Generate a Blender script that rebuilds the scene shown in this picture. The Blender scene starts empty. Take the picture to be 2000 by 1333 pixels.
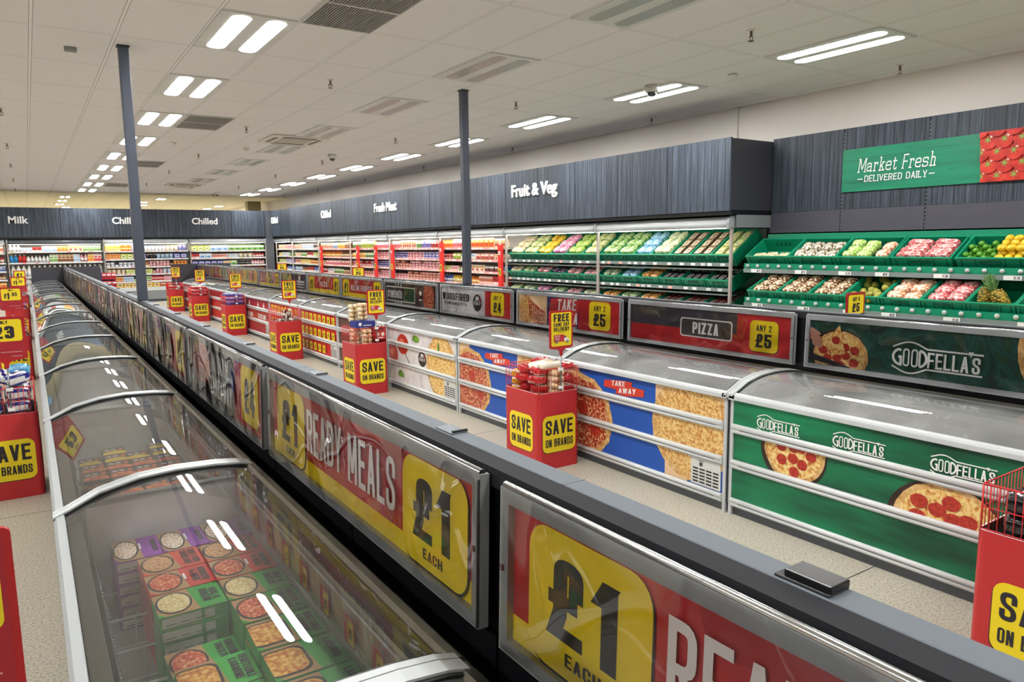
import bpy, bmesh, math, random
from mathutils import Vector, Matrix, Euler
random.seed(7)
SC = bpy.context.scene
COL = SC.collection
PI = math.pi

# ---------------------------------------------------------------- camera, light, exposure
CAM_H = 1.725
cam_d = bpy.data.cameras.new('camera'); cam = bpy.data.objects.new('camera', cam_d); COL.objects.link(cam)
RC = ((0.832152, -0.554414, -0.012130), (-0.083391, -0.103481, -0.991129), (0.548241, 0.825782, -0.132345))
rt, dn, fw = (Vector(r) for r in RC)
cam.matrix_world = Matrix(((rt.x, -dn.x, -fw.x, 0), (rt.y, -dn.y, -fw.y, 0), (rt.z, -dn.z, -fw.z, CAM_H), (0, 0, 0, 1)))
cam_d.sensor_fit = 'HORIZONTAL'; cam_d.sensor_width = 36.0; cam_d.lens = 1413.47 / 2000 * 36
cam_d.clip_start = 0.05; cam_d.clip_end = 120
SC.camera = cam
world = bpy.data.worlds.new('world'); SC.world = world; world.use_nodes = True
world.node_tree.nodes['Background'].inputs[0].default_value = (0.9, 0.93, 1, 1)
world.node_tree.nodes['Background'].inputs[1].default_value = 0.05
SC.view_settings.view_transform = 'Standard'; SC.view_settings.look = 'None'
SC.view_settings.exposure = 0.0; SC.view_settings.gamma = 1.0
SC.view_settings.use_curve_mapping = False
SC.cycles.transparent_max_bounces = 24
SC.cycles.max_bounces = 9
SC.cycles.sample_clamp_indirect = 6.0
TUBE_POWER = 55.0
SHELF_POWER = 16.0

CEIL = CAM_H + 1.799
TX, TY = 1.38, 7.203       # a corner of the 0.6 x 1.2 m ceiling tile grid

# ---------------------------------------------------------------- materials
def lin(c):
    if isinstance(c, str):
        c = c.lstrip('#'); c = [int(c[i:i + 2], 16) / 255 for i in (0, 2, 4)]
    return tuple((x / 12.92 if x <= 0.04045 else ((x + 0.055) / 1.055) ** 2.4) for x in c) + (1,)
MATS = {}
def new_mat(name):
    m = bpy.data.materials.new(name); m.use_nodes = True
    return m, m.node_tree, m.node_tree.nodes['Principled BSDF']
def mat(hexc, rough=0.5, metal=0.0, name=None, coat=0.0, spec=0.5):
    key = (hexc, rough, metal, coat, spec)
    if key not in MATS:
        m, nt, b = new_mat(name or 'paint_' + hexc.lstrip('#'))
        b.inputs['Base Color'].default_value = lin(hexc); b.inputs['Roughness'].default_value = rough
        b.inputs['Metallic'].default_value = metal; b.inputs['Coat Weight'].default_value = coat
        b.inputs['Specular IOR Level'].default_value = spec
        MATS[key] = m
    return MATS[key]
def emit(name, col, power):
    m, nt, b = new_mat(name)
    b.inputs['Base Color'].default_value = (0.9, 0.9, 0.9, 1)
    b.inputs['Emission Color'].default_value = col; b.inputs['Emission Strength'].default_value = power
    return m
def N(nt, t, **kw):
    n = nt.nodes.new(t)
    for k, v in kw.items():
        if k.startswith('i_'): n.inputs[k[2:].replace('_', ' ')].default_value = v
        else: setattr(n, k, v)
    return n
def ramp(nt, fac, stops, interp='LINEAR'):
    r = nt.nodes.new('ShaderNodeValToRGB'); r.color_ramp.interpolation = interp
    e = r.color_ramp.elements
    while len(e) < len(stops): e.new(0.5)
    for k, (p, c) in enumerate(stops): e[k].position = p; e[k].color = lin(c)
    nt.links.new(fac, r.inputs[0]); return r.outputs[0]
def noise_mat(name, stops, scale=40, detail=3, rough=0.5, dist=0.0, coord='Object', stretch=(1, 1, 1), bump=0.0, interp='LINEAR', metal=0, coat=0):
    m, nt, b = new_mat(name)
    tc = N(nt, 'ShaderNodeTexCoord'); mp = N(nt, 'ShaderNodeMapping'); mp.inputs['Scale'].default_value = stretch
    nt.links.new(tc.outputs[coord], mp.inputs[0])
    nz = N(nt, 'ShaderNodeTexNoise'); nz.inputs['Scale'].default_value = scale; nz.inputs['Detail'].default_value = detail
    nz.inputs['Distortion'].default_value = dist
    nt.links.new(mp.outputs[0], nz.inputs['Vector'])
    nt.links.new(ramp(nt, nz.outputs['Fac'], stops, interp), b.inputs['Base Color'])
    b.inputs['Roughness'].default_value = rough; b.inputs['Metallic'].default_value = metal; b.inputs['Coat Weight'].default_value = coat
    if bump:
        bp = N(nt, 'ShaderNodeBump'); bp.inputs['Strength'].default_value = bump; bp.inputs['Distance'].default_value = 0.01
        nt.links.new(nz.outputs['Fac'], bp.inputs['Height']); nt.links.new(bp.outputs[0], b.inputs['Normal'])
    return m
def thin_glass(name, tint, base, rough=0.0, ior=1.5, wave=0.0, wscale=6.0, haze=0.0):
    m = bpy.data.materials.new(name); m.use_nodes = True; nt = m.node_tree; nt.nodes.clear()
    out = N(nt, 'ShaderNodeOutputMaterial'); mix = N(nt, 'ShaderNodeMixShader')
    tr = N(nt, 'ShaderNodeBsdfTransparent'); tr.inputs[0].default_value = lin(tint)
    gl = N(nt, 'ShaderNodeBsdfGlossy'); gl.inputs['Roughness'].default_value = rough; gl.inputs[0].default_value = (0.95, 0.97, 0.98, 1)
    fr = N(nt, 'ShaderNodeFresnel'); fr.inputs[0].default_value = ior
    ad = N(nt, 'ShaderNodeMath', operation='ADD'); ad.inputs[1].default_value = base; ad.use_clamp = True
    nt.links.new(fr.outputs[0], ad.inputs[0]); nt.links.new(ad.outputs[0], mix.inputs[0])
    body = tr
    if haze:      # a thin film of frost, with ceiling reflections painted in as diffuse white
        body = N(nt, 'ShaderNodeMixShader'); body.inputs[0].default_value = haze
        df = N(nt, 'ShaderNodeBsdfDiffuse'); df.inputs[0].default_value = (0.82, 0.84, 0.84, 1)
        nt.links.new(tr.outputs[0], body.inputs[1]); nt.links.new(df.outputs[0], body.inputs[2])
        nz = N(nt, 'ShaderNodeTexNoise'); nz.inputs['Scale'].default_value = 2.5; nz.inputs['Detail'].default_value = 4
        mr = N(nt, 'ShaderNodeMapRange'); mr.inputs['From Min'].default_value = .35; mr.inputs['From Max'].default_value = .7; mr.inputs['To Min'].default_value = haze * .6; mr.inputs['To Max'].default_value = haze * 1.6
        tc0 = N(nt, 'ShaderNodeTexCoord'); nt.links.new(tc0.outputs['Object'], nz.inputs['Vector']); nt.links.new(nz.outputs['Fac'], mr.inputs[0]); nt.links.new(mr.outputs[0], body.inputs[0])
    nt.links.new(body.outputs[0], mix.inputs[1]); nt.links.new(gl.outputs[0], mix.inputs[2]); nt.links.new(mix.outputs[0], out.inputs[0])
    if wave:
        tc = N(nt, 'ShaderNodeTexCoord'); nz = N(nt, 'ShaderNodeTexNoise'); nz.inputs['Scale'].default_value = wscale; nz.inputs['Detail'].default_value = 0.6
        nz.inputs['Distortion'].default_value = 0.6
        nt.links.new(tc.outputs['Object'], nz.inputs['Vector'])
        bp = N(nt, 'ShaderNodeBump'); bp.inputs['Strength'].default_value = 1.0; bp.inputs['Distance'].default_value = wave
        nt.links.new(nz.outputs['Fac'], bp.inputs['Height']); nt.links.new(bp.outputs[0], gl.inputs['Normal']); nt.links.new(bp.outputs[0], fr.inputs['Normal'])
    return m

RED, YEL, BLK, WHT = mat('#c4262b', .45), mat('#f2d91c', .45), mat('#26222a', .5), mat('#f1f1ee', .45)
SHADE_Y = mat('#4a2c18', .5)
WHITE_PL = mat('#dfe3e4', .32); GREY_PL = mat('#a9afb2', .4); DGREY = mat('#4b4f57', .5); CHAR = mat('#3a3b43', .45); BLACK = mat('#101114', .4)
ALU = mat('#bfc2c6', .36, .2); ALU_SHADED = mat('#9b9ea0', .34, .2); STEEL = mat('#8d9093', .28, 1.0); KICK = mat('#565c62', .45)  # second frame alloy is darkened to paint in the dim left aisle
GREEN = mat('#0d8a66', .35); GREEN_D = mat('#0a5f47', .4)
TUBE = emit('lit_tube', (1.0, 0.985, 0.965, 1), TUBE_POWER)
WARM_TUBE = emit('lit_warm_tube', (1.0, 0.95, 0.82, 1), TUBE_POWER * 3)
SHELF_LAMP = emit('lit_shelf_lamp', (1.0, 0.95, 0.86, 1), SHELF_POWER)
LID_GLASS = thin_glass('lid_glass', '#f4f8f8', 0.025, 0.0, 1.5, haze=0.035)
LID_GLASS2 = thin_glass('frosted_lid_glass', '#f4f8f8', 0.03, 0.0, 1.5, haze=0.12)
LID_GLASS3 = thin_glass('frost_sheen_lid_glass', '#f4f8f8', 0.06, 0.0, 1.55, haze=0.3)  # stronger white film paints the ceiling reflection onto the right row lids
SIDE_GLASS = thin_glass('side_glass', '#eef6f4', 0.02, 0.0, 1.4)
WAVY = thin_glass('wavy_acrylic', '#f6f6f6', 0.02, 0.015, 1.5, wave=0.065, wscale=3.0)
WAVY2 = thin_glass('clear_acrylic', '#f5f5f5', 0.015, 0.02, 1.4, wave=0.02, wscale=5)

# ---------------------------------------------------------------- mesh building
class MB:
    def __init__(s): s.v = []; s.f = []; s.m = []; s.mats = []; s.smooth = []
    def mi(s, m):
        if m not in s.mats: s.mats.append(m)
        return s.mats.index(m)
    def face(s, idx, m, sm=False): s.f.append(tuple(idx)); s.m.append(s.mi(m)); s.smooth.append(sm)
    def poly(s, pts, m, sm=False):
        b = len(s.v); s.v += [tuple(p) for p in pts]; s.face(range(b, b + len(pts)), m, sm)
    def box(s, x0, y0, z0, x1, y1, z1, m, skip=''):
        b = len(s.v)
        s.v += [(x0, y0, z0), (x1, y0, z0), (x1, y1, z0), (x0, y1, z0), (x0, y0, z1), (x1, y0, z1), (x1, y1, z1), (x0, y1, z1)]
        for k, q in (('b', (0, 3, 2, 1)), ('t', (4, 5, 6, 7)), ('s', (0, 1, 5, 4)), ('e', (1, 2, 6, 5)), ('n', (2, 3, 7, 6)), ('w', (3, 0, 4, 7))):
            if k not in skip: s.face([b + i for i in q], m)
        return s
    def extrude(s, prof, axis, a0, a1, m, sm=False, closed=True, caps=True):
        # prof: list of 2D points; axis 'y': (x,z); 'x': (y,z); 'z': (x,y)
        def P(p, a): return {'y': (p[0], a, p[1]), 'x': (a, p[0], p[1]), 'z': (p[0], p[1], a)}[axis]
        b = len(s.v); n = len(prof)
        s.v += [P(p, a0) for p in prof] + [P(p, a1) for p in prof]
        for i in range(n if closed else n - 1):
            j = (i + 1) % n; s.face((b + i, b + j, b + n + j, b + n + i), m, sm)
        if closed and caps:
            s.face(range(b + n - 1, b - 1, -1), m); s.face(range(b + n, b + 2 * n), m)
        return s
    def tube(s, pts, r, m, seg=6, closed=False):
        pts = [Vector(p) for p in pts]; n = len(pts); rings = []
        for i, p in enumerate(pts):
            a = pts[(i - 1) % n] if (closed or i) else p; c = pts[(i + 1) % n] if (closed or i < n - 1) else p
            d = (c - a).normalized(); up = Vector((0, 0, 1)) if abs(d.z) < .9 else Vector((1, 0, 0))
            u = d.cross(up).normalized(); w = u.cross(d)
            b = len(s.v); rings.append(b)
            for k in range(seg):
                t = 2 * PI * k / seg; q = p + (u * math.cos(t) + w * math.sin(t)) * r; s.v.append(tuple(q))
        for i in range(n if closed else n - 1):
            a, c = rings[i], rings[(i + 1) % n]
            for k in range(seg): s.face((a + k, c + k, c + (k + 1) % seg, a + (k + 1) % seg), m, True)
        if not closed:
            s.face([rings[0] + k for k in range(seg)], m); s.face([rings[-1] + k for k in range(seg)][::-1], m)
        return s
    def lathe(s, prof, m, c=(0, 0, 0), seg=16, axis='z'):
        b = len(s.v); n = len(prof)
        for r, z in prof:
            for k in range(seg):
                t = 2 * PI * k / seg; x, y = r * math.cos(t), r * math.sin(t)
                q = (x, y, z) if axis == 'z' else ((z, x, y) if axis == 'x' else (x, z, y))
                s.v.append((q[0] + c[0], q[1] + c[1], q[2] + c[2]))
        for i in range(n - 1):
            for k in range(seg):
                k2 = (k + 1) % seg
                s.face((b + i * seg + k, b + i * seg + k2, b + (i + 1) * seg + k2, b + (i + 1) * seg + k), m, True)
        if prof[0][0] > 1e-6: s.face([b + k for k in range(seg)][::-1], m)
        if prof[-1][0] > 1e-6: s.face([b + (n - 1) * seg + k for k in range(seg)], m)
        return s
    def mesh(s, name):
        me = bpy.data.meshes.new(name); me.from_pydata(s.v, [], s.f)
        for m in s.mats: me.materials.append(m)
        me.polygons.foreach_set('material_index', s.m); me.polygons.foreach_set('use_smooth', s.smooth)
        me.update(); return me
    def build(s, name, parent=None, loc=(0, 0, 0), rot=(0, 0, 0), bevel=0):
        o = bpy.data.objects.new(name, s.mesh(name)); COL.objects.link(o)
        o.parent = parent; o.location = loc; o.rotation_euler = rot
        if bevel:
            md = o.modifiers.new('bevel', 'BEVEL'); md.width = bevel; md.segments = 2; md.limit_method = 'ANGLE'
        return o
def tag(o, label, cat, group=None, kind=None):
    o['label'] = label; o['category'] = cat
    if group: o['group'] = group
    if kind: o['kind'] = kind
    return o
def thing(name, label, cat, loc=(0, 0, 0), rot=(0, 0, 0), group=None):
    o = bpy.data.objects.new(name, None); COL.objects.link(o); o.location = loc; o.rotation_euler = rot
    o.empty_display_size = .1
    return tag(o, label, cat, group)
def struct(o): o['kind'] = 'structure'; return o
def dup(root, loc=None, rot=None, label=None, group=None):
    def cp(o, par):
        c = o.copy(); COL.objects.link(c)
        if par is not None: c.parent = par
        for ch in list(o.children): cp(ch, c)
        return c
    r = cp(root, None)
    if loc is not None: r.location = loc
    if rot is not None: r.rotation_euler = rot
    if label: r['label'] = label
    if group: r['group'] = group
    return r

# ---------------------------------------------------------------- flat print: shapes and lettering on a face
GLY = {
 'A': 'd0,0,.5,1 d1,0,.5,1 p.2,.27,.8,.27', 'B': 'p0,0;0,1;.95,1r;.95,.53r;0,.53 p.5,.53;1,.53r;1,0r;0,0', 'C': 'p1,.7;1,1r;0,1r;0,0r;1,0r;1,.3',
 'D': 'p0,.5;0,1;1,1R;1,0R;0,0;0,.5', 'E': 'p1,1;0,1;0,0;1,0 p0,.52;.85,.52', 'F': 'p1,1;0,1;0,0 p0,.5;.85,.5', 'G': 'p1,.72;1,1r;0,1r;0,0r;1,0r;1,.46;.55,.46',
 'H': 'p0,0;0,1 p1,0;1,1 p0,.52;1,.52', 'I': 'p.5,0;.5,1', 'J': 'p1,1;1,0r;0,0r;0,.28', 'K': 'p0,0;0,1 d.1,.36,.98,1 d.98,0,.4,.58', 'L': 'p0,1;0,0;1,0',
 'M': 'p0,0;0,1 p1,0;1,1 d.5,.2,.06,1 d.5,.2,.94,1', 'N': 'p0,0;0,1 p1,0;1,1 d.94,0,.06,1', 'O': 'p0,.5;0,1r;1,1r;1,0r;0,0r;0,.5', 'P': 'p0,0;0,1;1,1r;1,.44r;0,.44',
 'Q': 'p0,.5;0,1r;1,1r;1,0r;0,0r;0,.5 d.95,-.05,.55,.25', 'R': 'p0,0;0,1;1,1r;1,.46r;0,.46 d1,0,.55,.46', 'S': 'p1,.72;1,1r;0,1r;0,.58r;1,.42r;1,0r;0,0r;0,.28',
 'T': 'p0,1;1,1 p.5,1;.5,0', 'U': 'p0,1;0,0r;1,0r;1,1', 'V': 'd.5,0,0,1 d.5,0,1,1', 'W': 'd.25,0,0,1 d.25,0,.5,1 d.75,0,.5,1 d.75,0,1,1', 'X': 'd0,0,1,1 d1,0,0,1',
 'Y': 'd.5,.4,0,1 d.5,.4,1,1 p.5,.45;.5,0', 'Z': 'p0,1;1,1 p0,0;1,0 d0,0,1,1', '0': 'p0,.5;0,1r;1,1r;1,0r;0,0r;0,.5', '1': 'p.62,0;.62,1 d0,.7,.7,1',
 '2': 'p0,.7;0,1r;1,1r;1,.6r;0,.22r;0,0;1,0', '3': 'p0,.84;0,1r;1,1r;1,.53r;.45,.53 p.5,.53;1,.53r;1,0r;0,0r;0,.16', '4': 'p0,.24;1,.24 p.72,0;.72,1 d0,.22,.66,1',
 '5': 'p1,1;0,1;0,.56;1,.6r;1,0r;0,0r;0,.28', '6': 'p1,.74;1,1r;0,1r;0,0r;1,0r;1,.56r;0,.56', '7': 'p0,1;1,1 d.3,0,.98,1', '8': 'p0,.75;0,1r;1,1r;1,.53r;0,.53r;0,.75 p0,.25;0,.53r;1,.53r;1,0r;0,0r;0,.25',
 '9': 'p0,.26;0,0r;1,0r;1,1r;0,1r;0,.44r;1,.44', '£': 'p1,.68;1,1r;.25,1r;.25,.3;0,0;1,0 p0,.48;.75,.48', '.': 'p.5,0;.5,.02', "'": 'd.42,.72,.5,1', '-': 'p.1,.5;.9,.5', '&': 'p1,.4;1,.1r;.8,0;.0,0r;0,.5r;.75,.6r;.75,1r;.15,1r;.15,.7;1,0',
 'a': 'p0,.5;.1,.62r;.85,.62r;.85,0;1.05,0 p.85,.36;0,.36r;0,0r;.85,.06', 'r': 'p.25,0;.25,.62;0,.62 p.25,.4;.4,.62r;1,.62;1,.5 p0,0;.55,0', 'k': 'p.2,0;.2,1;0,1 d.2,.25,.85,.62 d1,0,.45,.4 p0,0;.45,0 p.75,0;1.1,0 p.65,.62;1,.62',
 'e': 'p0,.33;1,.33;1,.62r;0,.62r;0,0r;1,0r;1,.1', 't': 'p.35,.85;.35,0r;1,0r;1,.1 p0,.62;.9,.62', 's': 'p.95,.48;.95,.62r;0,.62r;0,.33r;1,.31r;1,0r;0,0r;0,.14', 'h': 'p.18,0;.18,1;0,1 p.18,.5;.3,.62r;.85,.62r;.85,0 p0,0;.4,0 p.65,0;1.05,0',
 'n': 'p.1,0;.1,.62 p.1,.62;.9,.62r;.9,0', 'o': 'p0,.3;0,.62r;1,.62r;1,0r;0,0r;0,.3', 'i': 'p.5,0;.5,.62', 'd': 'p1,1;1,0;0,0r;0,.62r;1,.62', 'l': 'p.5,1;.5,0', 'm': 'p0,0;0,.62;1,.62r;1,0 p.5,.62;.5,0',
}
WID = {'I': .02, '1': .72, '.': .02, "'": .3, 'M': 1.4, 'W': 1.6, 'i': .02, 'l': .02, 'm': 1.4, 'r': .75, 't': .75, '-': .8, 'J': .85, 'L': .85, 'E': .88, 'F': .85}
def fillet(pts, t_r):
    out = []
    for i, (x, y, fl) in enumerate(pts):
        if not fl or i == 0 or i == len(pts) - 1: out.append((x, y)); continue
        p = Vector((x, y)); a = Vector(pts[i - 1][:2]); c = Vector(pts[i + 1][:2])
        la, lc = (a - p).length, (c - p).length
        r = min(t_r * (1.5 if fl == 'R' else 1), la * .499, lc * .499)
        p0 = p + (a - p).normalized() * r; p1 = p + (c - p).normalized() * r
        for k in range(5):
            t = k / 4; q = p0 * (1 - t) ** 2 + p * 2 * t * (1 - t) + p1 * t * t; out.append((q.x, q.y))
    return out
def stroke(pts, t, cap=True):
    P = [Vector(p) for p in pts]; n = len(P); h = t / 2
    if n < 2: return []
    if cap:
        P[0] = P[0] + (P[0] - P[1]).normalized() * h; P[-1] = P[-1] + (P[-1] - P[-2]).normalized() * h
    L, R = [], []
    for i in range(n):
        d0 = (P[i] - P[i - 1]).normalized() if i else (P[1] - P[0]).normalized()
        d1 = (P[i + 1] - P[i]).normalized() if i < n - 1 else d0
        n0 = Vector((-d0.y, d0.x)); n1 = Vector((-d1.y, d1.x)); mm = (n0 + n1)
        if mm.length < 1e-4: mm = n0
        mm.normalize(); k = h / max(.35, mm.dot(n0)); L.append(P[i] + mm * k); R.append(P[i] - mm * k)
    return [[tuple(R[i]), tuple(R[i + 1]), tuple(L[i + 1]), tuple(L[i])] for i in range(n - 1)]
def text_polys(s, h, cw=.42, tk=.14, gap=.09, slab=False):
    """flat polygons of a line of lettering, baseline at 0,0; sizes in units of its height h"""
    t = tk * h; x = 0; out = []
    for ch in s:
        if ch == ' ': x += cw * h * .55 + gap * h; continue
        w = max(t, (cw * h - t) * WID.get(ch, 1) + t)
        for tok in GLY.get(ch, '').split():
            k, body = tok[0], tok[1:]
            if k == 'p':
                if ';' not in body: a = body.split(','); body = '%s,%s;%s,%s' % tuple(a)
                pts = []
                for q in body.split(';'):
                    fl = q[-1] if q[-1] in 'rR' else ''; qx, qy = q.rstrip('rR').split(',')
                    pts.append((t / 2 + float(qx) * (w - t), t / 2 + float(qy) * (h - t), fl))
                f = fillet(pts, cw * h * .42)
                out += [[(x + a, b) for a, b in q] for q in stroke(f, t)]
                if slab:
                    for a, b in ((0, 1), (-1, -2)):
                        if abs(f[a][0] - f[b][0]) < 1e-5 and (f[a][1] < t or f[a][1] > h - 1.1 * t):
                            yy = 0 if f[a][1] < t else h - t * .8; xx = x + f[a][0]
                            out.append([(xx - t * 1.3, yy), (xx + t * 1.3, yy), (xx + t * 1.3, yy + t * .8), (xx - t * 1.3, yy + t * .8)])
            else:
                a, b, c, d = (float(v) for v in body.split(','))
                X0, X1 = t / 2 + a * (w - t), t / 2 + c * (w - t); Y0, Y1 = b * h, d * h
                hw = t / 2 * math.hypot(X1 - X0, Y1 - Y0) / max(1e-6, abs(Y1 - Y0)); hw = min(hw, t)
                out.append([(x + X0 - hw, Y0), (x + X0 + hw, Y0), (x + X1 + hw, Y1), (x + X1 - hw, Y1)])
        x += w + gap * h
    return out, x - gap * h
class Print:
    """flat print on a plane: o origin, u right, v up, n outwards"""
    def __init__(s, mb, o, u, v, n, step=.0005):
        s.mb = mb; s.o = Vector(o); s.u = Vector(u); s.v = Vector(v); s.n = Vector(n); s.k = 0; s.step = step; s.flip = s.u.cross(s.v).dot(s.n) < 0
        s.clipbox = None
    def put(s, polys, m, bump=True):
        if bump: s.k += 1
        s.k = max(s.k, 1)
        for pi, p in enumerate(polys):
            if s.clipbox: p = clip(p, s.clipbox)
            if len(p) < 3: continue
            q = [s.o + s.u * a + s.v * b + s.n * (s.k * s.step + pi * 6e-6) for a, b in p]
            if area2(p) < 0: q = q[::-1]
            s.mb.poly(q[::-1] if s.flip else q, m)
        return s
    def rect(s, a, b, c, d, m): return s.put([[(a, b), (c, b), (c, d), (a, d)]], m)
    def rr(s, a, b, c, d, r, m):
        p = []
        for cx, cy, t0 in ((c - r, d - r, 0), (a + r, d - r, 90), (a + r, b + r, 180), (c - r, b + r, 270)):
            for k in range(6): t = math.radians(t0 + 18 * k); p.append((cx + r * math.cos(t), cy + r * math.sin(t)))
        return s.put([p], m)
    def disc(s, x, y, r, m, ry=None, seg=28, wob=0, rot=0):
        ry = ry or r; rng = random.Random(int(x * 1000 + y * 77)); P = []
        for k in range(seg):
            t = 2 * PI * k / seg; w = 1 + wob * rng.uniform(-1, 1); a, b = r * w * math.cos(t), ry * w * math.sin(t)
            P.append((x + a * math.cos(rot) - b * math.sin(rot), y + a * math.sin(rot) + b * math.cos(rot)))
        return s.put([P], m)
    def text(s, t, x, y, h, m, cw=.42, tk=.14, gap=.09, al='c', rot=0, shear=0, slab=False, fit=None, bump=True):
        P, w = text_polys(t, h, cw, tk, gap, slab); sx = 1
        if fit: sx = fit / w; w = fit
        dx = {'l': 0, 'c': -w / 2, 'r': -w}[al]; c, sn = math.cos(rot), math.sin(rot); out = []
        for p in P:
            q = []
            for a, b in p: a = a * sx + dx + shear * b; q.append((x + a * c - b * sn, y + a * sn + b * c))
            out.append(q)
        return s.put(out, m, bump)
    def line(s, pts, t, m): return s.put(stroke(pts, t, False), m)
def area2(p): return sum(p[i][0] * p[(i + 1) % len(p)][1] - p[(i + 1) % len(p)][0] * p[i][1] for i in range(len(p)))
def clip(p, bx):
    a, b, c, d = bx
    for ax, lim, sg in ((0, a, 1), (0, c, -1), (1, b, 1), (1, d, -1)):
        out = []
        for i in range(len(p)):
            q, r = p[i], p[(i + 1) % len(p)]; fq, fr = (q[ax] - lim) * sg, (r[ax] - lim) * sg
            if fq >= 0: out.append(q)
            if fq * fr < 0: t = fq / (fq - fr); out.append((q[0] + (r[0] - q[0]) * t, q[1] + (r[1] - q[1]) * t))
        p = out
        if len(p) < 3: return []
    return p
# ================================================================= the room
def ceiling_mat(name, base, line):
    m, nt, b = new_mat(name)
    ge = N(nt, 'ShaderNodeNewGeometry'); sp = N(nt, 'ShaderNodeSeparateXYZ'); nt.links.new(ge.outputs['Position'], sp.inputs[0])
    masks = []
    for ax, off, per in (('X', TX, .6), ('Y', TY, 1.2)):
        a = N(nt, 'ShaderNodeMath', operation='SUBTRACT'); a.inputs[1].default_value = off - per * 40; nt.links.new(sp.outputs[ax], a.inputs[0])
        md = N(nt, 'ShaderNodeMath', operation='MODULO'); md.inputs[1].default_value = per; nt.links.new(a.outputs[0], md.inputs[0])
        pp = N(nt, 'ShaderNodeMath', operation='PINGPONG'); pp.inputs[1].default_value = per / 2; nt.links.new(md.outputs[0], pp.inputs[0])
        masks.append(pp.outputs[0])
    mn = N(nt, 'ShaderNodeMath', operation='MINIMUM'); nt.links.new(masks[0], mn.inputs[0]); nt.links.new(masks[1], mn.inputs[1])
    mr = N(nt, 'ShaderNodeMapRange'); mr.inputs['From Min'].default_value = 0; mr.inputs['From Max'].default_value = .03; nt.links.new(mn.outputs[0], mr.inputs[0])
    col = ramp(nt, mr.outputs[0], [(0, line), (.34, line), (.38, '#77756f'), (.46, '#77756f'), (.5, base), (1, base)])
    nt.links.new(col, b.inputs['Base Color']); b.inputs['Roughness'].default_value = .9; b.inputs['Specular IOR Level'].default_value = .1
    return m
CEIL_M = ceiling_mat('ceiling_tiles', '#e9e6e6', '#efedec')
CREAM = mat('#dcd6cf', .8); CREAM_Y = mat('#dccfa8', .85)
def floor_mat():
    m, nt, b = new_mat('terrazzo')
    ge = N(nt, 'ShaderNodeNewGeometry')
    n1 = N(nt, 'ShaderNodeTexVoronoi'); n1.inputs['Scale'].default_value = 120; nt.links.new(ge.outputs['Position'], n1.inputs['Vector'])
    c1 = ramp(nt, n1.outputs['Distance'], [(0, '#6a655e'), (.12, '#7a746b'), (.18, '#e6e3db'), (1, '#f2efe9')])
    n2 = N(nt, 'ShaderNodeTexNoise'); n2.inputs['Scale'].default_value = 90; n2.inputs['Detail'].default_value = 2; nt.links.new(ge.outputs['Position'], n2.inputs['Vector'])
    c2 = ramp(nt, n2.outputs['Fac'], [(0, '#a39c91'), (.4, '#b7b3a8'), (.48, '#d6d2c6'), (.62, '#dedacd'), (1, '#e9e5dc')])
    mx = N(nt, 'ShaderNodeMix', data_type='RGBA', blend_type='MULTIPLY'); mx.inputs[0].default_value = .8
    nt.links.new(c2, mx.inputs[6]); nt.links.new(c1, mx.inputs[7])
    sp = N(nt, 'ShaderNodeSeparateXYZ'); nt.links.new(ge.outputs['Position'], sp.inputs[0])
    md = N(nt, 'ShaderNodeMath', operation='PINGPONG'); md.inputs[1].default_value = 1.8
    of = N(nt, 'ShaderNodeMath', operation='SUBTRACT'); of.inputs[1].default_value = 1.99 + .0; nt.links.new(sp.outputs['Y'], of.inputs[0]); nt.links.new(of.outputs[0], md.inputs[0])
    lt = N(nt, 'ShaderNodeMath', operation='LESS_THAN'); lt.inputs[1].default_value = .004; nt.links.new(md.outputs[0], lt.inputs[0])
    m2 = N(nt, 'ShaderNodeMix', data_type='RGBA'); nt.links.new(lt.outputs[0], m2.inputs[0]); nt.links.new(mx.outputs[2], m2.inputs[6]); m2.inputs[7].default_value = lin('#3a3733')
    nt.links.new(m2.outputs[2], b.inputs['Base Color']); b.inputs['Roughness'].default_value = .35; b.inputs['Specular IOR Level'].default_value = .4
    return m
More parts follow.
